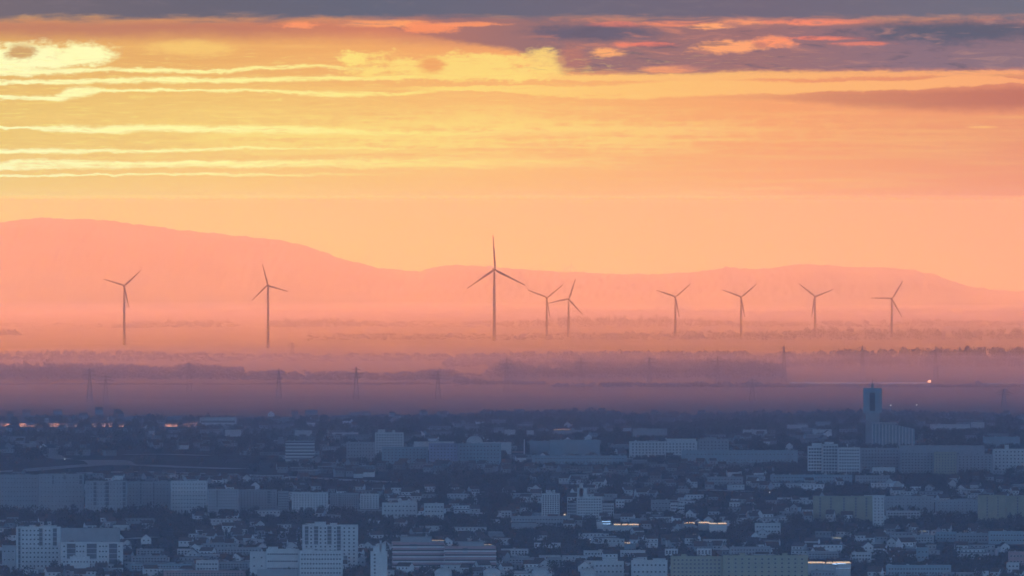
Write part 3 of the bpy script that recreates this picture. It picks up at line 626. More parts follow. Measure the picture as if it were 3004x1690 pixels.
# bright roofs that mirror the sky
for x0, x1, yt, yv, yb, lab, wl in ((1751, 1790, 1531, 1538, 1552, 'brightest cream metal roof right of centre', 'white'), (1770, 1800, 1541, 1550, 1558, 'cream metal roof tucked below the brightest one', 'white'), (1801, 1874, 1543, 1554, 1560, 'long pale metal roof below the brightest cream roof', 'pale'),
        (2004, 2038, 1538, 1546, 1556, 'left of the three bright roofs in line right of centre', 'pale'), (2050, 2082, 1537, 1546, 1557, 'middle one of the three bright roofs in line right of centre', 'pale'), (2083, 2132, 1540, 1556, 1562, 'right one of the three bright roofs in line, with a pale wall', 'white'), (332, 378, 1540, 1546, 1556, 'bright tilted metal roof behind the lower left blocks', 'pale'),
        (206, 236, 1676, 1680, 1694, 'bright flat roof at the bottom edge below the lower left blocks', 'pale'), (2372, 2416, 1655, 1664, 1690, 'left one of three cream metal roofs right of the olive block', 'pale'), (2417, 2456, 1656, 1665, 1691, 'middle one of three cream metal roofs right of the olive block', 'pale'), (2457, 2496, 1655, 1664, 1692, 'right one of three cream metal roofs right of the olive block', 'pale'), (2456, 2492, 1671, 1680, 1700, 'cream metal roof set below the row of three', 'pale'),
        (2446, 2468, 1582, 1590, 1598, 'small bright roof among dark trees above the cream metal roofs', 'grey'), (1500, 1572, 1534, 1546, 1552, 'pale low hall left of the brightest cream roof', 'grey'), (1655, 1668, 1514, 1518, 1524, 'tiny bright roof below the stepped middle block', 'grey'), (983, 1000, 1510, 1514, 1522, 'small bright slanting roof in the trees above the striped tower', 'grey'),
        (290, 334, 1466, 1470, 1500, 'pale flat roof line in front of the slab with three stair strips', 'pale'), (258, 322, 1476, 1480, 1504, 'lower pale roof line in front of the long slab row', 'pale'), (2030, 2052, 1573, 1576, 1590, 'small bright roof strip below the three bright roofs', 'pale'), (1832, 1865, 1597, 1604, 1612, 'teal roofed hall right of centre near the bottom', 'teal')):
    B(lab, x0, x1, yt, yv, yb, 55, wl, metal=True, cat='low hall', name='low_hall')
# low sheds and rows
for x0, x1, yt, yv, yb, wl, lab in ((1500, 1672, 1516, 1534, 1545, 'grey', 'long low blue-grey hall below the slim lone tower'), (1712, 1801, 1617, 1624, 1634, 'pale', 'low pale row of sheds above the domed halls on the right'), (1820, 1893, 1616, 1624, 1634, 'pale', 'jagged low pale sheds above the olive block, left group'), (1951, 1988, 1612, 1622, 1630, 'white', 'small white box hall above the left end of the olive block'), (2045, 2088, 1611, 1622, 1630, 'white', 'white box hall above the middle of the olive block'),
        (2215, 2290, 1536, 1560, 1570, 'pale', 'pale block with a flat roof right of the three bright roofs'), (2140, 2262, 1606, 1622, 1632, 'grey', 'low grey workshop above the right half of the olive block'), (2746, 2806, 1562, 1582, 1590, 'teal', 'teal workshop under the right sawtooth glints'), (2807, 2900, 1566, 1588, 1594, 'grey', 'grey workshop right of the teal workshop near the right edge'), (2901, 3010, 1560, 1590, 1597, 'teal', 'long teal workshop at the right edge'), (2612, 2740, 1572, 1586, 1594, 'grey', 'long low workshop under the left sawtooth glints'), (2690, 2724, 1608, 1638, 1648, 'teal', 'blue box building among dark trees at lower right'), (2960, 3012, 1620, 1650, 1660, 'pink', 'reddish low building at the right edge near the bottom'), (2955, 2990, 1652, 1676, 1684, 'pale', 'pale square house at the right edge at the bottom'), (2380, 2450, 1676, 1690, 1702, 'grey', 'dim low hall under the cream metal roofs'), (2600, 2790, 1660, 1680, 1692, 'teal', 'dim blue row of halls along the bottom right edge'), (2370, 2460, 1620, 1632, 1642, 'grey', 'low grey terrace above the cream metal roofs'), (2500, 2556, 1622, 1640, 1650, 'pale', 'low pale terrace right of the grey terrace above the cream roofs'),
        (385, 490, 1632, 1646, 1655, 'grey', 'low dim row right of the loggia wing'), (380, 560, 1656, 1668, 1676, 'teal', 'long low shed with a bright edge at the bottom left'), (575, 640, 1645, 1672, 1680, 'pale', 'pale L-shaped house left of the rounded grey roofs at the bottom left'), (640, 730, 1650, 1664, 1672, 'grey', 'grey low roof between the L-shaped house and the stepped block'), (636, 770, 1608, 1618, 1630, 'grey', 'long low roof left of the stepped block'), (400, 480, 1612, 1624, 1632, 'grey', 'dim low house above the low row right of the loggia wing'), (520, 560, 1612, 1624, 1632, 'pale', 'small pale house right of the dim low house at lower left'), (480, 720, 1676, 1690, 1698, 'pink', 'long reddish roofed row at the bottom edge left of the stepped block'), (1470, 1550, 1612, 1622, 1632, 'pale', 'low pale row right of the banded office'), (1500, 1580, 1638, 1650, 1660, 'grey', 'grey row with pale gable below the low pale row'), (1606, 1650, 1636, 1644, 1655, 'grey', 'thin roofed shed above the gap of the domed halls'), (1470, 1500, 1500, 1512, 1520, 'pale', 'two joined pale houses left of the long low blue-grey hall'), (2600, 2700, 1500, 1512, 1522, 'pale', 'pale curved shed in the trees right of the bright end tower'), (1910, 1980, 1468, 1492, 1500, 'grey', 'dim blue house row left of the twin gabled house'), (2075, 2180, 1400, 1416, 1424, 'grey', 'dim hall above the long pale roof lines right of centre'), (2190, 2240, 1396, 1412, 1420, 'grey', 'second dim hall above the long pale roof lines'), (2260, 2500, 1394, 1410, 1420, 'teal', 'long dim row below the white balcony block'), (2510, 2610, 1396, 1412, 1420, 'grey', 'shorter dim row right below the white balcony block'), (2560, 2626, 1372, 1380, 1398, 'pale', 'pale flat hall at the foot of the hazy slabs'), (2000, 2340, 1322, 1352, 1362, 'teal', 'very long low blue hall left of the white balcony block'), (1560, 1840, 1338, 1354, 1364, 'teal', 'very long low hall in front of the middle teal blocks')):
    B(lab, x0, x1, yt, yv, yb, 18, wl, 'paleroof', 2 if yv - yt > 9 else 1, min(30, int((x1 - x0) / 9)), 1.7, 1.4, cat='low building', name='low_building')
for x0, x1, yt, yb, lab in ((1806, 1832, 1466, 1486, 'pale gabled house standing out right of the stepped middle block'), (1967, 1988, 1476, 1496, 'left of the twin gabled houses right of centre'), (1990, 2008, 1478, 1497, 'right of the twin gabled houses right of centre'), (2140, 2170, 1475, 1488, 'broad pale gabled house left of the olive-grey panel slab')):
    B(lab, x0, x1, yt, yb, yb + 6, 7, 'white', gable=True, floors=2, cols=3, cat='house', name='gabled_house')
# sawtooth glints
for base, lab in ((2668, 'bright tilted rooflight on the left workshop roof at right'), (2818, 'bright tilted rooflight on the right workshop roof near the edge')):
    for k in range(4):
        Y = gd(1580); x = base + k * 15; z = wz(1559, Y)
        t = tag(link('rooflight', None, None, (wx(x, Y), Y, z - 2)), lab, 'rooflight', 'sawtooth rooflights on ' + ('the left workshop' if base < 2700 else 'the right workshop'))
        b = MB(); w = 1.5; sl = max(.0005, ((H - z) / Y - .0240) / 2); b.box(-w, w, 0, 12, 0, 1.6); link('wall', b.mesh('wall', M['grey']), t)
        b = MB(); b.face([(-w - .2, -.3, 2.0), (w + .2, -.3, 2.0), (w + .2, 32, 2.0 - sl * 32), (-w - .2, 32, 2.0 - sl * 32)]); b.box(-w - .2, w + .2, -.3, 0, 1.61, 1.97); link('pane', b.mesh('pane', M['metal']), t)
# tall tower with the wide head
Y = gd(1306); X = wx(2560, Y); q = PX * Y
t = tag(link('tower', None, None, (X, Y, 0)), 'tall lone tower with a wider head and dark recess, above the town at right', 'tower'); VIS.append((2533, 2587, 1300, Y))
z1, z2, z3 = wz(1212, Y), wz(1139, Y), wz(1136, Y)
b = MB(); b.box(-20 * q, 20 * q, 0, 16, 0, z1 - .05); b.box(-16 * q, -11 * q, -1.5, -.01, 0, z1 - 10); link('shaft', b.mesh('shaft', M['grey']), t)
b = MB(); b.box(-27 * q, -9 * q, -3, 19, z1, z2); b.box(7 * q, 27 * q, -3, 19, z1, z2); b.box(-9 * q + .01, 7 * q - .01, 1, 19, z1, z2); b.box(-9 * q + .01, 7 * q - .01, -3, .99, z2 - 6, z2); b.box(-9 * q + .01, 7 * q - .01, -3, .99, z1, z1 + 3)
hd = link('head', b.mesh('head', M['teal']), t)
b = MB(); b.box(-8.9 * q, 6.9 * q, .6, .98, z1 + 3.1, z2 - 6.1); link('recess', b.mesh('recess', M['recess']), hd)
b = MB(); b.box(-4 * q, 3 * q, 6, 12, z2 + .01, z2 + 6); b.tube([(0, 9, z2 + 6), (0, 9, z2 + 13)], .4, 6); link('antenna', b.mesh('antenna', M['grey']), t)
# curved ribbed hall at its foot
t = tag(link('curved_hall', None, None, (wx(2620, Y - 60), Y - 60, 0)), 'curved hall with upright ribs at the foot of the tall tower', 'hall'); VIS.append((2556, 2684, 1298, Y - 60))
n = 26; b = MB(); hh = wz(1243, Y - 60)
def arc(k, r=0): u = -1 + 2 * k / n; return (u * 63 * q, -14 * (1 - u * u) - r)
for k in range(n):
    a, c = arc(k), arc(k + 1); sag = (k / n) ** 2 * 8
    b.face([(a[0], a[1], 0), (c[0], c[1], 0), (c[0], c[1], hh - sag), (a[0], a[1], hh - sag)]); b.face([(a[0], a[1], hh - sag), (c[0], c[1], hh - sag), (c[0], 16, hh - sag), (a[0], 16, hh - sag)])
link('wall', b.mesh('wall', M['teal']), t)
for k in range(0, n, 2):
    a = arc(k + .5, 1.2); sag = (k / n) ** 2 * 8
    b = MB(); b.box(a[0] - .9, a[0] + .9, a[1] - .8, a[1] + .8, 0, hh - sag); link('rib', b.mesh('rib', M['pale']), t)
b = MB(); b.box(-63 * q, 10 * q, -17, 16, hh + .05, hh + 1.5); link('roof', b.mesh('roof', M['paleroof']), t)
# small dome
Y = gd(1320); r = 24 * PX * Y
t = tag(link('domed_building', None, None, (wx(1392, Y), Y, 0)), 'small pale dome among halls in the middle of the far town', 'domed building'); VIS.append((1366, 1418, 1302, Y))
b = MB(); b.box(-r, r, -2, 2 * r, 0, wz(1298, Y)); link('wall', b.mesh('wall', M['grey']), t)
b = MB(); hh = wz(1279, Y) - wz(1298, Y); b.tube([(0, r, wz(1298, Y) + .05 + hh * math.sin(a * math.pi / 14)) for a in range(8)], [r * max(.02, math.cos(a * math.pi / 14)) for a in range(8)], 24); link('dome', b.mesh('dome', M['pale'], True), t)
# white mast
Y = gd(1333)
t = tag(link('mast', None, None, (wx(1538, Y), Y, 0)), 'slim pale mast over the dark square left of the framed hall', 'mast'); VIS.append((1505, 1545, 1332, Y))
b = MB(); b.tube([(0, 0, 0), (0, 0, wz(1289, Y))], [.9, .6], 8); link('pole', b.mesh('pole', M['white']), t)
b = MB(); b.box(-36 * PX * Y, 0, 1, 1.6, 2, 4.2); link('boom', b.mesh('boom', M['pink']), t)

# ------------------------------------------------------------------ water, roads
GAPS = [(-60, 28), (57, 107), (145, 226), (271, 284), (297, 310), (319, 328), (347, 368), (412, 419), (465, 520), (537, 560), (567, 577)]
def sheet(name, pts, m, z, kind='structure'):
    b = MB(); b.face([(wx(x, gd(y)), gd(y), z) for x, y in pts]); return tag(link(name, b.mesh(name, m)), kind=kind)
wm = D.materials.new('water'); wm.use_nodes = True; p_ = wm.node_tree.nodes['Principled BSDF']
p_.inputs['Base Color'].default_value = (.02, .03, .035, 1); p_.inputs['Roughness'].default_value = .03; p_.inputs['IOR'].default_value = 1.33
wq = G(wm.node_tree); wtc = wm.node_tree.nodes.new('ShaderNodeTexCoord'); wbn = wm.node_tree.nodes.new('ShaderNodeBump'); wbn.inputs['Distance'].default_value = .02
wm.node_tree.links.new(wq.noise(wtc.outputs['Object'], .02, 4, .6), wbn.inputs['Height']); wm.node_tree.links.new(wbn.outputs[0], p_.inputs['Normal'])
wm2 = wm.copy(); wm2.name = 'ruffled_water'; wm2.node_tree.nodes['Principled BSDF'].inputs['Roughness'].default_value = .22
sheet('water', [(-900, 1254), (582, 1253), (582, 1243.5), (-900, 1243)], wm, .5)
sheet('water', [(2318, 1128.5), (2722, 1127), (2722, 1122), (2318, 1121)], wm2, .5)
sheet('water', [(2884, 1127), (3600, 1127), (3600, 1123.5), (2850, 1124)], wm2, .5)
for a, b_ in GAPS: VIS.append((a, b_, 1253, gd(1243)))
def road(name, pts, wpx, m):
    b = MB(); L = []
    for i, (x, y) in enumerate(pts):
        Y = gd(y); L.append(Vector((wx(x, Y), Y, .35)))
    F = []
    for i in range(len(L) - 1):
        for k in range(8): F.append(L[i].lerp(L[i + 1], k / 8))
    F.append(L[-1]); w = wpx
    side = []
    for i, p in enumerate(F):
        d = (F[min(i + 1, len(F) - 1)] - F[max(i - 1, 0)]).normalized(); side.append(Vector((-d.y, d.x, 0)) * w)
    for i in range(len(F) - 1):
        b.face([F[i] - side[i], F[i + 1] - side[i + 1], F[i + 1] + side[i + 1], F[i] + side[i]])
    tag(link(name, b.mesh(name, m)), kind='structure')
    for i in range(0, len(F) - 1, 2):
        Yr = F[i].y; xr = F[i].x / (PX * Yr) + 1502; x2 = F[min(i + 2, len(F) - 1)].x / (PX * Yr) + 1502
        VIS.append((min(xr, x2) - 3, max(xr, x2) + 3, YH + H / (PX * Yr) - 1, Yr))
for pts, w, mm in (([(-20, 1386), (60, 1382), (170, 1372), (280, 1364), (420, 1365), (560, 1372), (700, 1376)], 22, 'wetroad'), ([(180, 1390), (400, 1384), (600, 1390), (760, 1396), (1100, 1413), (1130, 1416)], 20, 'wetroad'), ([(290, 1350), (315, 1353), (330, 1364)], 30, 'wetroad'), ([(150, 1315), (148, 1332), (165, 1344), (192, 1348)], 12, 'wetroad'), ([(60, 1646), (90, 1652), (112, 1664), (126, 1682)], 6, 'wetroad'), ([(2050, 1438), (2120, 1440), (2205, 1443)], 16, 'wetroad'), ([(380, 1582), (420, 1578), (460, 1576)], 8, 'wetroad'), ([(360, 1334), (480, 1333), (610, 1337)], 12, 'wetroad'), ([(20, 1245 + 90), (30, 1335)], 4, 'wetroad')):
    road('road', pts, w, M[mm])

# ------------------------------------------------------------------ pylons
def pylon(x, yt, yb, lab):
    Y = gd(yb); h = wz(yt, Y); t = tag(link('power_pylon', None, None, (wx(x, Y), Y, 0), R(random.uniform(-15, 15))), lab, 'pylon', 'power pylons crossing the plain')
    VIS.append((x - 12, x + 12, yb - 25, Y))
    b = MB(); s = 4.2; wd = lambda z: s * (1 - z / h) + .5
    for sx_, sy_ in ((1, 1), (1, -1), (-1, 1), (-1, -1)):
        b.tube([(sx_ * wd(0), sy_ * wd(0), 0), (sx_ * wd(h * .6), sy_ * wd(h * .6), h * .6), (sx_ * .4, sy_ * .4, h)], .32, 5)
    for k in range(9):
        za, zb = h * k / 10, h * (k + 1) / 10; a, c = wd(za), wd(zb)
        for sy_ in (1, -1):
            b.tube([(-a, sy_ * a, za), (c, sy_ * c, zb)], .17, 4); b.tube([(a, sy_ * a, za), (-c, sy_ * c, zb)], .17, 4)
    link('mast', b.mesh('mast', M['steel']), t)
    for zf, aw in ((.68, 9), (.80, 12), (.92, 7)):
        b = MB(); z = h * zf
        for sg in (-1, 1):
            b.tube([(0, 0, z + 1.6), (sg * aw, 0, z)], .25, 5); b.tube([(0, 0, z - .5), (sg * aw, 0, z)], .25, 5); b.tube([(sg * aw, 0, z), (sg * aw, 0, z - 2.6)], .2, 5)
        link('crossarm', b.mesh('crossarm', M['steel']), t)
for x, yt, yb, lab in ((263, 1080, 1182, 'leftmost power pylon, dark and broad, on the purple plain'), (310, 1098, 1184, 'second power pylon from the left, close to the leftmost'), (818, 1080, 1172, 'power pylon below the second wind turbine'), (1045, 1076, 1172, 'power pylon midway between second and tallest turbine'), (1285, 1084, 1170, 'power pylon in front of the small square wood'), (1486, 1048, 1150, 'power pylon on the round dark wood right of the tallest turbine'), (1705, 1046, 1140, 'power pylon below the close pair of turbines, right side'), (1905, 1046, 1136, 'power pylon left below the sixth turbine'), (2105, 1044, 1130, 'power pylon standing before the middle tree belt at right'), (2207, 1110, 1176, 'short dark power pylon left of the right water line'), (2300, 1012, 1122, 'tall power pylon at the left end of the right water line'), (2530, 1012, 1112, 'power pylon right behind the tall tower'), (2745, 1014, 1112, 'second power pylon from the right edge'), (2945, 1140, 1196, 'low dark power pylon near the right edge'), (555, 1060, 1150, 'faint power pylon between the leftmost pair and the second turbine'), (857, 1005, 1045, 'small mast standing on the orange plain right of the second turbine')):
    pylon(x, yt, yb, lab)

# ------------------------------------------------------------------ lamps that are lit, and one orange glint built as a lamp
def lamp(x, y, yb, lab, c=(1, .93, .8), st_=2, r=.7, grp='lit lamps'):
    Y = gd(yb); z = wz(y, Y)
    t = tag(link('lamp_post', None, None, (wx(x, Y), Y, 0)), lab, 'lamp'); VIS.append((x - 3, x + 3, y + 4, Y))
    b = MB(); b.tube([(0, 0, 0), (0, 0, z), (0, -.8, z + .2)], .14, 6); link('pole', b.mesh('pole', M['steel']), t)
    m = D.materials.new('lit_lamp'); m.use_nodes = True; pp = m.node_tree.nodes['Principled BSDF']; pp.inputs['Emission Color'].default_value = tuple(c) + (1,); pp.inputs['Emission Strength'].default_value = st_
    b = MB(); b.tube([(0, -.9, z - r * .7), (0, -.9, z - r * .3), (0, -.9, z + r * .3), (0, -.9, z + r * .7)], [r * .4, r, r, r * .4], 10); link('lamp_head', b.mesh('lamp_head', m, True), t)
lamp(2613, 1189, 1200, 'left one of two tiny white lamps right of the tall tower', r=1.1); lamp(2689, 1188, 1200, 'right one of two tiny white lamps right of the tall tower', r=1.1)
lamp(2726, 1119, 1127, 'orange glint, glowing stand-in at the right end of the long right water line', (1, .35, .15), 4, 3.2)  # a glint on glass, built as a glowing lamp
lamp(190, 1347, 1352, 'white lamp at the end of the curved road at left', r=.8); lamp(2978, 1458, 1468, 'small white lamp above the slab at the right edge', r=.8); lamp(1732, 1583, 1592, 'single white lamp in dark ground right of the banded office', r=.6); lamp(2258, 1444, 1452, 'white lamp right of the long pale road line', r=.6)
# ------------------------------------------------------------------ trees
def clumps(n, rx, rz, cz, size, seed, shape='round'):
    rr = random.Random(seed); v = []; f = []
    for k in range(n):
        while True:
            x, y, z = rr.uniform(-1, 1), rr.uniform(-1, 1), rr.uniform(-1, 1)
            d = x * x + y * y + z * z
            if d < 1 and d > .12 * rr.random(): break
        if shape == 'cone': s = (1 - (z + 1) / 2) ** .8 + .04; x *= s; y *= s
        if shape == 'round':
            lob = 1 + .25 * math.sin(3 * math.atan2(y, x) + seed) + .15 * math.sin(5 * z + seed); x *= lob; y *= lob
        c = Vector((x * rx, y * rx, cz + z * rz)); s = size * rr.uniform(.5, 1.25)
        a = Vector((rr.gauss(0, 1), rr.gauss(0, 1), rr.gauss(0, 1))).normalized(); b_ = a.orthogonal().normalized(); c2 = a.cross(b_)
        i = len(v); m_ = rr.choice((4, 5))
        for q_ in range(m_):
            an = 2 * math.pi * q_ / m_; r_ = s * rr.uniform(.6, 1.2); v.append(tuple(c + (b_ * math.cos(an) + c2 * math.sin(an)) * r_))
        f.append(tuple(range(i, i + m_)))
    return v, f
def limbs(h, rx, seed):
    rr = random.Random(seed); b = MB(); b.tube([(0, 0, 0), (.1, .05, h * .35), (-.1, .1, h * .7), (0, 0, h * .92)], [.035 * h, .026 * h, .014 * h, .005 * h], 7)
    for k in range(8):
        a = rr.uniform(0, 6.28); z = h * rr.uniform(.3, .65); e = Vector((math.cos(a) * rx * .8, math.sin(a) * rx * .8, z + h * rr.uniform(.12, .28)))
        b.tube([(0, 0, z), tuple(Vector((0, 0, z)).lerp(e, .5) + Vector((0, 0, -.3))), tuple(e)], [.014 * h, .009 * h, .004 * h], 5)
    return b.mesh('trunk', M['bark'])
TV = []
for k, (h, rx, rz, n, sh) in enumerate(((12, 4.6, 4.6, 420, 'round'), (14, 5.4, 5.0, 480, 'round'), (10, 5.0, 3.8, 380, 'round'), (15, 4.2, 5.6, 420, 'round'), (15, 3.0, 7.0, 420, 'cone'), (18, 2.1, 7.8, 380, 'round'))):
    v, f = clumps(n, rx, rz, h - rz, .55 if sh == 'round' else .6, 11 + k, sh)
    me = D.meshes.new('crown'); me.from_pydata(v, [], f); me.materials.append(M['needles' if sh == 'cone' else 'twigs'])
    TV.append((me, limbs(h, rx, 30 + k), h, rx))
KIND = ['round bare tree', 'broad bare tree', 'low spreading tree', 'tall bare tree', 'dark pointed conifer', 'slender tall tree']
PLACE = [(0, 400, 'below the lower left blocks'), (400, 735, 'left of the stepped block'), (735, 1085, 'around the striped tower block'), (1085, 1470, 'around the banded office'), (1470, 1970, 'around the domed halls'), (1970, 2372, 'around the wide olive block'), (2372, 2700, 'around the cream metal roofs'), (2700, 3100, 'near the right edge')]
LEVEL = [(1640, 'at the bottom edge'), (1580, 'just above the bottom edge'), (1500, 'in the dark wooded band'), (0, 'in the middle distance')]
def clear(x, y_foot, top_row, half, Y, slack=0):
    for a, b_, yv, Yb in VIS:
        if Yb > Y - 3 and x + half > a - 1 and x - half < b_ + 1 and top_row < yv - slack: return False
        if abs(Yb + 8 - Y) < 16 and x + half > a and x - half < b_: return False
    return True
rt = random.Random(5); placed = 0; tries = 0
CELL = {}
while placed < 300 and tries < 30000:
    tries += 1
    x = rt.uniform(-30, 3034); y = 1500 + (1760 - 1500) * rt.random() ** .8
    Y = gd(y); X = wx(x, Y)
    key = (int(X / 9), int(Y / 40))
    if key in CELL: continue
    k = rt.choices(range(6), (5, 5, 4, 3, 3, 1))[0]; s = rt.uniform(.65, 1.1)
    crown, trunk, h, rx = TV[k]; top = YH + (H - h * s) / (PX * Y); half = rx * s / (PX * Y)
    if not clear(x, y, top, half, Y): continue
    if top > 1690: continue
    CELL[key] = 1; placed += 1
    pl = next(p for a, b_, p in PLACE if x < b_); lv = next(p for r_, p in LEVEL if y > r_)
    lab = f'{KIND[k]} {lv}, {pl}'; rz = rt.uniform(0, 6.28)
    t = tag(link('conifer' if k == 4 else 'bare_tree', None, None, (X, Y, 0), rz), lab, 'tree', f'trees {lv}, {pl}')
    t.scale = (s, s, s * rt.uniform(.9, 1.1))
    link('trunk', trunk, t); link('crown', crown, t)

# small houses scattered between them
HV = []; FARW = {}
def house_variant(w, d, h, roofk, seed):
    wall = MB(); wall.box(-w / 2, w / 2, 0, d, 0, h)
    r = MB(); e = .5
    if roofk == 'gable':
        rh = d * .38
        r.face([(-w / 2 - e, -e, h - .1), (w / 2 + e, -e, h - .1), (w / 2 + e, d / 2, h + rh), (-w / 2 - e, d / 2, h + rh)]); r.face([(w / 2 + e, d + e, h - .1), (-w / 2 - e, d + e, h - .1), (-w / 2 - e, d / 2, h + rh), (w / 2 + e, d / 2, h + rh)])
        wall.face([(-w / 2, 0, h), (-w / 2, d / 2, h + rh - .3), (-w / 2, d, h)]); wall.face([(w / 2, d, h), (w / 2, d / 2, h + rh - .3), (w / 2, 0, h)])
    elif roofk == 'front':
        rh = w * .42
        r.face([(-w / 2 - e, -e, h - .1), (0, -e, h + rh), (0, d + e, h + rh), (-w / 2 - e, d + e, h - .1)]); r.face([(0, -e, h + rh), (w / 2 + e, -e, h - .1), (w / 2 + e, d + e, h - .1), (0, d + e, h + rh)])
        wall.face([(-w / 2, 0, h), (w / 2, 0, h), (0, 0, h + rh - .3)]); wall.face([(w / 2, d, h), (-w / 2, d, h), (0, d, h + rh - .3)])
    else:
        r.box(-w / 2 - .3, w / 2 + .3, -.3, d + .3, h + .003, h + .5)
    mats = {'pale': M['pale'], 'white': M['white'], 'grey': M['grey']}
    return wall.mesh('wall', mats[seed]), r.mesh('roof', M['paleroof' if roofk == 'flat' else 'tile']), w, d, h, roofk
for a in ((11, 9, 5.2, 'gable', 'pale'), (13, 9, 5.6, 'gable', 'white'), (9, 11, 5.4, 'front', 'pale'), (10, 10, 5.4, 'front', 'white'), (22, 10, 5.5, 'flat', 'pale'), (16, 12, 4.5, 'flat', 'grey')): HV.append(house_variant(*a))
HN = ['pale house with dark roof', 'white house with dark roof', 'pale gable-fronted house', 'white gable-fronted house', 'low pale flat-roofed building', 'low grey flat-roofed shed']
hw = win_mesh(1.4, 1.3)
FAR = [(1245, 'on the far town edge'), (1320, 'in the far town'), (1440, 'mid-town'), (1560, 'in the middle woods'), (9999, 'near the bottom edge')]
SIDE = [(500, 'at far left'), (1000, 'left of centre'), (1500, 'left of middle'), (2000, 'right of middle'), (2500, 'in the right half'), (9999, 'at far right')]
rh_ = random.Random(9); n = 0; tries = 0; HC = {}
WOODED = [(0, 880, 1492, 1550), (880, 1150, 1505, 1612), (1100, 1500, 1518, 1592), (2600, 3010, 1498, 1562), (2720, 3010, 1598, 1680), (2380, 2720, 1398, 1452), (1150, 1640, 1392, 1442), (1500, 1740, 1560, 1605), (2100, 2400, 1560, 1604)]
while n < 280 and tries < 40000:
    tries += 1
    x = rh_.uniform(0, 3010); y = 1222 + (1695 - 1222) * rh_.random() ** .75
    if 1335 < y < 1400 and x < 800: continue
    Y = gd(y); X = wx(x, Y); key = (int(X / 26), int(Y / 90))
    if key in HC: continue
    if noise.noise(Vector((X / 260, Y / 500, 4))) < -.08: continue
    if any(a < x < b_ and c < y < d_ for a, b_, c, d_ in WOODED) and rh_.random() < .8: continue
    k = rh_.choices(range(6), (4, 4, 3, 3, 2, 2))[0]; wl, rf, w, d, h, rk = HV[k]
    half = w / 2 / (PX * Y); top = YH + (H - h) / (PX * Y)
    if not clear(x, y, top, half + 1, Y, 2): continue
    HC[key] = 1; n += 1
    far = next(p for r_, p in FAR if y < r_); sd = next(p for r_, p in SIDE if x < r_)
    t = tag(link('small_house' if k < 4 else 'low_building', None, None, (X, Y, 0), R(rh_.uniform(-35, 35))), f'{HN[k]} {far}, {sd}', 'house' if k < 4 else 'low building', f'small buildings {far}, {sd}')
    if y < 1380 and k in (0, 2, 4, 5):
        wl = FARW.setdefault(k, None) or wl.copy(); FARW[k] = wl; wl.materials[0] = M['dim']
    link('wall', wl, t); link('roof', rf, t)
    if y > 1440 and k < 5:
        for wx_ in ((-.28, 0, .28) if w > 10 else (-.22, .22)):
            link('window', hw, t, (wx_ * w, 0, h - 2.4))
    if rh_.random() < .7: VIS.append((x - half * .8, x + half * .8, top + (y - top) * rh_.uniform(.3, .9), Y))

# the rest of the small roofs, too many to tell apart
b = MB(); rr = random.Random(77); cnt = 0
for k in range(6000):
    x = rr.uniform(-20, 3024); y = 1215 + (1700 - 1215) * rr.random()
    if x < 820 and 1338 < y < 1398: continue
    Y = gd(y); X = wx(x, Y)
    if noise.noise(Vector((X / 300, Y / 420, 14))) < -.05: continue
    if any(a < x < b_ and c < y < d_ for a, b_, c, d_ in WOODED) and rr.random() < .85: continue
    w = rr.choice((8, 10, 12, 16, 24, 34)); d = rr.uniform(8, 14); h = rr.uniform(3.5, 8)
    top = YH + (H - h) / (PX * Y)
    if not clear(x, y, top, w / 2 / (PX * Y) + 1, Y, 1): continue
    if y < 1340 and rr.random() < .45: continue
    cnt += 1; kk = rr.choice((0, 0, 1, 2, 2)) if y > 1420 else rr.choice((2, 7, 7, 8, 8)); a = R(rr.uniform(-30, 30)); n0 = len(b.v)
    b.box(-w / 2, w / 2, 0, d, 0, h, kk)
    if w < 14:
        rh = d * .35
        b.face([(-w / 2 - .4, -.4, h), (w / 2 + .4, -.4, h), (w / 2 + .4, d / 2, h + rh), (-w / 2 - .4, d / 2, h + rh)], 3); b.face([(w / 2 + .4, d + .4, h), (-w / 2 - .4, d + .4, h), (-w / 2 - .4, d / 2, h + rh), (w / 2 + .4, d / 2, h + rh)], 3)
        b.face([(-w / 2, 0, h), (-w / 2, d / 2, h + rh - .2), (-w / 2, d, h)], kk); b.face([(w / 2, d, h), (w / 2, d / 2, h + rh - .2), (w / 2, 0, h)], kk)
    else:
        b.box(-w / 2 - .3, w / 2 + .3, -.3, d + .3, h + .004, h + .5, rr.choice((4, 5) if y > 1380 else (5, 8)))
    for q_ in range(int(w / 4)):
        wx0 = -w / 2 + 1.2 + q_ * 4; b.box(wx0, wx0 + 1.5, -.06, -.01, h - 2.4, h - 1.1, 6)
    ca, sa = math.cos(a), math.sin(a)
    for i in range(n0, len(b.v)):
        p, q2, z = b.v[i]; b.v[i] = (p * ca - q2 * sa + X, p * sa + q2 * ca + Y, z)
    if rr.random() < .5: VIS.append((x - w * .4 / (PX * Y), x + w * .4 / (PX * Y), top + (y - top) * .5, Y))
    if cnt > 1100: break
tag(link('rooftops', b.mesh('rooftops', [M['pale'], M['white'], M['grey'], M['tile'], M['paleroof'], M['flatroof'], M['glass'], M['dim'], M['dull']])), 'sea of small roofs and walls filling the gaps of the misty town', 'rooftops', None, 'stuff')
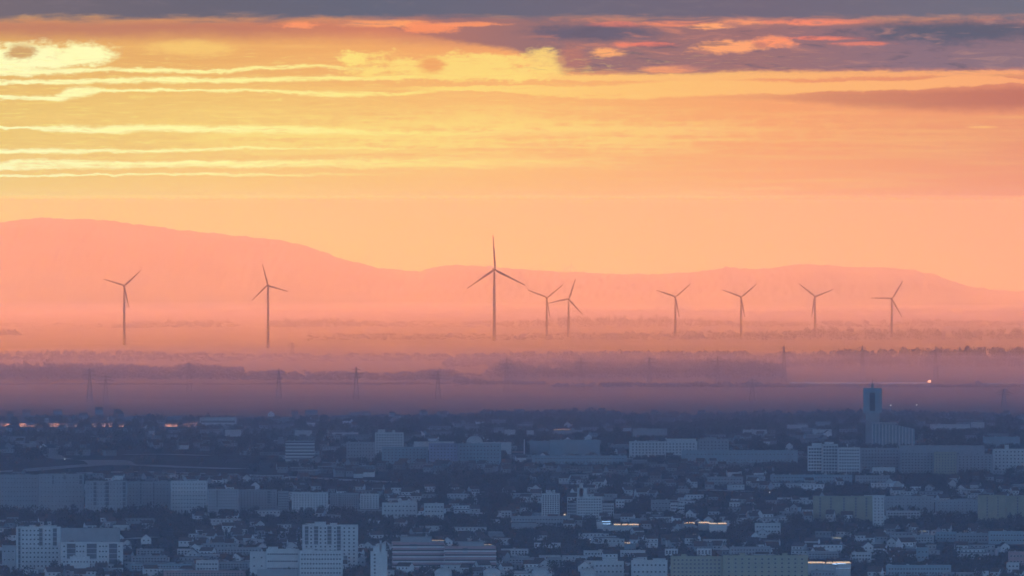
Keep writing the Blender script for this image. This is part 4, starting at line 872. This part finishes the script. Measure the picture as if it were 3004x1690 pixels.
# ------------------------------------------------------------------ woods too dense to count: crowns merged into one mass per wood
import numpy as np
rng = np.random.default_rng(3)
def crown_template(n, seed, cone=False):
    v, f = clumps(n, 1.0, 1.0, 0.0, .26, seed, 'cone' if cone else 'round')
    f = [q_[:4] for q_ in f]
    vv = np.array([[v[i] for i in q_] for q_ in f], dtype=np.float32)      # n x 4 x 3
    return vv
TPL = [crown_template(46, s, s == 3) for s in range(5)]
def wood(name, label, pts, mat_, cat='woodland'):
    """pts = list of (X, Y, radius, height)"""
    if not pts: return
    V = []
    for X, Y, r, h in pts:
        tp = TPL[int(rng.integers(0, 5))]; a = rng.uniform(0, 6.28); ca, sa = math.cos(a), math.sin(a)
        q_ = tp.reshape(-1, 3); rz = h * .46
        V.append(np.stack([(q_[:, 0] * ca - q_[:, 1] * sa) * r + X, (q_[:, 0] * sa + q_[:, 1] * ca) * r + Y, q_[:, 2] * rz + h - rz], 1))
    V = np.concatenate(V).astype(np.float32); nf = len(V) // 4
    me = D.meshes.new(name); me.vertices.add(len(V)); me.vertices.foreach_set('co', V.ravel())
    me.loops.add(len(V)); me.loops.foreach_set('vertex_index', np.arange(len(V), dtype=np.int32))
    me.polygons.add(nf); me.polygons.foreach_set('loop_start', np.arange(0, len(V), 4, dtype=np.int32)); me.polygons.foreach_set('loop_total', np.full(nf, 4, dtype=np.int32))
    me.update(calc_edges=True); me.materials.append(mat_)
    return tag(link(name, me), label, cat, None, 'stuff')
def belt(pts_top, yb, depth_px, dens, lab, mat_=None, r=5.5, x0=None, x1=None):
    """a belt of trees whose tops follow (x, row) points; yb = row of its foot"""
    out = []; xa, xb = pts_top[0][0], pts_top[-1][0]; Y = gd(yb)
    n = int((xb - xa) * PX * Y / r * dens * 2.2 * max(1, depth_px / 14))
    for k in range(n):
        x = rng.uniform(xa, xb); yb_ = yb - rng.uniform(0, depth_px); Yk = gd(yb_)
        for (a, ya), (b_, yb2) in zip(pts_top, pts_top[1:]):
            if x <= b_: tr = ya + (yb2 - ya) * (x - a) / (b_ - a); break
        h = min(26, max(2, wz(tr, gd(yb - depth_px)))) * (rng.uniform(.72, 1.08) if yb > 1000 else rng.uniform(.25, 1.05))
        h *= 1 - .35 * (yb - yb_ < depth_px * .7) * (yb > 1000) * rng.random()
        out.append((wx(x, Yk), Yk, r * rng.uniform(.7, 1.3) , h))
    wood('tree_belt', lab, out, mat_ or M['hazed' if yb < 1200 else 'twigs'])
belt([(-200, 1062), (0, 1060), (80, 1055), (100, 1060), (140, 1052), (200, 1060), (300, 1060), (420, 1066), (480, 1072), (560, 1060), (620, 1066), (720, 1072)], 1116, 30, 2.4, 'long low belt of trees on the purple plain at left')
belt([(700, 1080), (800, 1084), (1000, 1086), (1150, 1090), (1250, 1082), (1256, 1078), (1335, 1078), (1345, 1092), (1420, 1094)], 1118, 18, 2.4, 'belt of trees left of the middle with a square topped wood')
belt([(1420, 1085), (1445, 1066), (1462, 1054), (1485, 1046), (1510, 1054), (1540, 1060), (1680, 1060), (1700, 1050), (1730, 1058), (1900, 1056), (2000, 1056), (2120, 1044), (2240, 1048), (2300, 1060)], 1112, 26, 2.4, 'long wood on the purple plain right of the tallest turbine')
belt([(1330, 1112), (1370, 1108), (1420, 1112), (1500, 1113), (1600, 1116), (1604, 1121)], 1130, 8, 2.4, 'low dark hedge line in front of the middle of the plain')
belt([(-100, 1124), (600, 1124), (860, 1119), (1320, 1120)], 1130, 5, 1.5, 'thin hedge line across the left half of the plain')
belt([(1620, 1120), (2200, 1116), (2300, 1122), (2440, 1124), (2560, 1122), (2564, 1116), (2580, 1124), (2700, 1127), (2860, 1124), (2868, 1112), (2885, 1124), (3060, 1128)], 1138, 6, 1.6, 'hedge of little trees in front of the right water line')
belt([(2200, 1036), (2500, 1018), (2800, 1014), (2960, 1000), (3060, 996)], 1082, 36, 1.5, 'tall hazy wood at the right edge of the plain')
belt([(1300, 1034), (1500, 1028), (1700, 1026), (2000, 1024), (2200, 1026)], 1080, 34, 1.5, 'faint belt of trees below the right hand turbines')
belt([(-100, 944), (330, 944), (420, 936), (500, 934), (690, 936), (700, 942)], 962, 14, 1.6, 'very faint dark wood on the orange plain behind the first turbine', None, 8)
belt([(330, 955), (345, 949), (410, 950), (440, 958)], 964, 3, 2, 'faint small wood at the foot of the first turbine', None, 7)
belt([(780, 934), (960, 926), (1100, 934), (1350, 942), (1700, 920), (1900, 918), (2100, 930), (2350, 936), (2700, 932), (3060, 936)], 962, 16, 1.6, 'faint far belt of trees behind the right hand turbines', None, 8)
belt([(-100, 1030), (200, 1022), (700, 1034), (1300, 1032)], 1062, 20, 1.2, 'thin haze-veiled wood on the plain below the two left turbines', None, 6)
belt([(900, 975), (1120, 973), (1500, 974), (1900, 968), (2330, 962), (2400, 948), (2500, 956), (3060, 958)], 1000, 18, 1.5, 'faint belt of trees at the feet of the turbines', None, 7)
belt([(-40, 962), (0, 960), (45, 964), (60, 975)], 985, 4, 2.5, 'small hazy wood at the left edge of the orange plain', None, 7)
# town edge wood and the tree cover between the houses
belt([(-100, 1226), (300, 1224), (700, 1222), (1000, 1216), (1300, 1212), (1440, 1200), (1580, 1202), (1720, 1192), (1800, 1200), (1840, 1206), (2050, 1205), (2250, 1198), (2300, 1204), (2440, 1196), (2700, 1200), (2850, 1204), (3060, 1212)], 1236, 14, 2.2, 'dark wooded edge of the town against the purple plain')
# trees along the shore leave gaps through which the water shows
gaps = GAPS
out = []
for k in range(3500):
    x = rng.uniform(-100, 590)
    if any(a - 3 < x < b_ + 3 for a, b_ in gaps): continue
    inside = False
    Yk = gd(1258 + rng.uniform(0, 6)); h = rng.uniform(1.2, 2) if inside else wz(1242 + rng.uniform(-3, 4), Yk)
    out.append((wx(x, Yk), Yk, 2.2, h))
wood('tree_belt', 'shore trees in front of the orange water line', out, M['twigs'])
def open_ground(x, y):
    if x < 820 and 1338 < y < 1398: return .06
    if 820 <= x < 1150 and 1385 < y < 1412: return .1
    if 700 < x < 1800 and 1355 < y < 1392: return .3
    if 1150 < x < 1700 and 1395 < y < 1440: return .4
    if x < 1200 and 1262 < y < 1330: return .5
    if 1470 < x < 3004 and 1590 < y < 1640: return .35
    if 380 < x < 740 and 1560 < y < 1690: return .35
    if 2750 < x and 1570 < y < 1600: return .4
    return 1.0
bands = [(1238, 1300, 'scattered trees of the far town'), (1300, 1400, 'tree cover behind the long slab row'), (1400, 1500, 'tree cover in the middle of the town'), (1500, 1600, 'dark wooded band behind the striped tower block'), (1600, 1775, 'bushes and trees filling the nearest ground')]
for ya, yb, lab in bands:
    out = []; con = []
    Y0_, Y1_ = gd(yb), gd(ya); area = (3200 * PX * (Y0_ + Y1_) / 2) * (Y1_ - Y0_); N = int(area / 210)
    for k in range(N):
        Yk = rng.uniform(Y0_, Y1_); y = YH + H / (PX * Yk); x = rng.uniform(-90, 3090)
        X = wx(x, Yk)
        dn = noise.noise(Vector((X / 120, Yk / 260, 8.0))) + .5 * noise.noise(Vector((X / 45, Yk / 90, 2.0)))
        if dn < -.22 or rng.random() > open_ground(x, y): continue
        h = rng.uniform(6, 13) * (1 + .25 * dn); r = h * rng.uniform(.3, .42)
        top = YH + (H - h) / (PX * Yk)
        if not clear(x, y, top, r * .8 / (PX * Yk), Yk, 1): 
            h *= .45; r *= .7; top = YH + (H - h) / (PX * Yk)
            if not clear(x, y, top, r * .8 / (PX * Yk), Yk, 2): continue
        (con if rng.random() < .15 else out).append((X, Yk, r, h))
    wood('woodland', lab, out, M['twigs']); wood('woodland', lab.replace('tree', 'evergreen').replace('trees', 'evergreens') if 'tree' in lab else 'evergreens in the ' + lab, con, M['needles'])

# ------------------------------------------------------------------ one label per thing: order from left to right where looks do not differ
ORD = ['leftmost', 'second from left', 'third from left', 'fourth from left', 'fifth from left', 'sixth from left', 'seventh from left', 'eighth from left', 'ninth from left', 'tenth from left']
same = {}
for o in list(sc.objects):
    if o.parent is None and 'category' in o: same.setdefault(o['label'], []).append(o)
for lab, os_ in same.items():
    if len(os_) > 1:
        os_.sort(key=lambda o: o.location.x / max(1, o.location.y))
        for k, o in enumerate(os_):
            o['label'] = lab + ', ' + ('rightmost' if k == len(os_) - 1 else ORD[min(k, 9)])
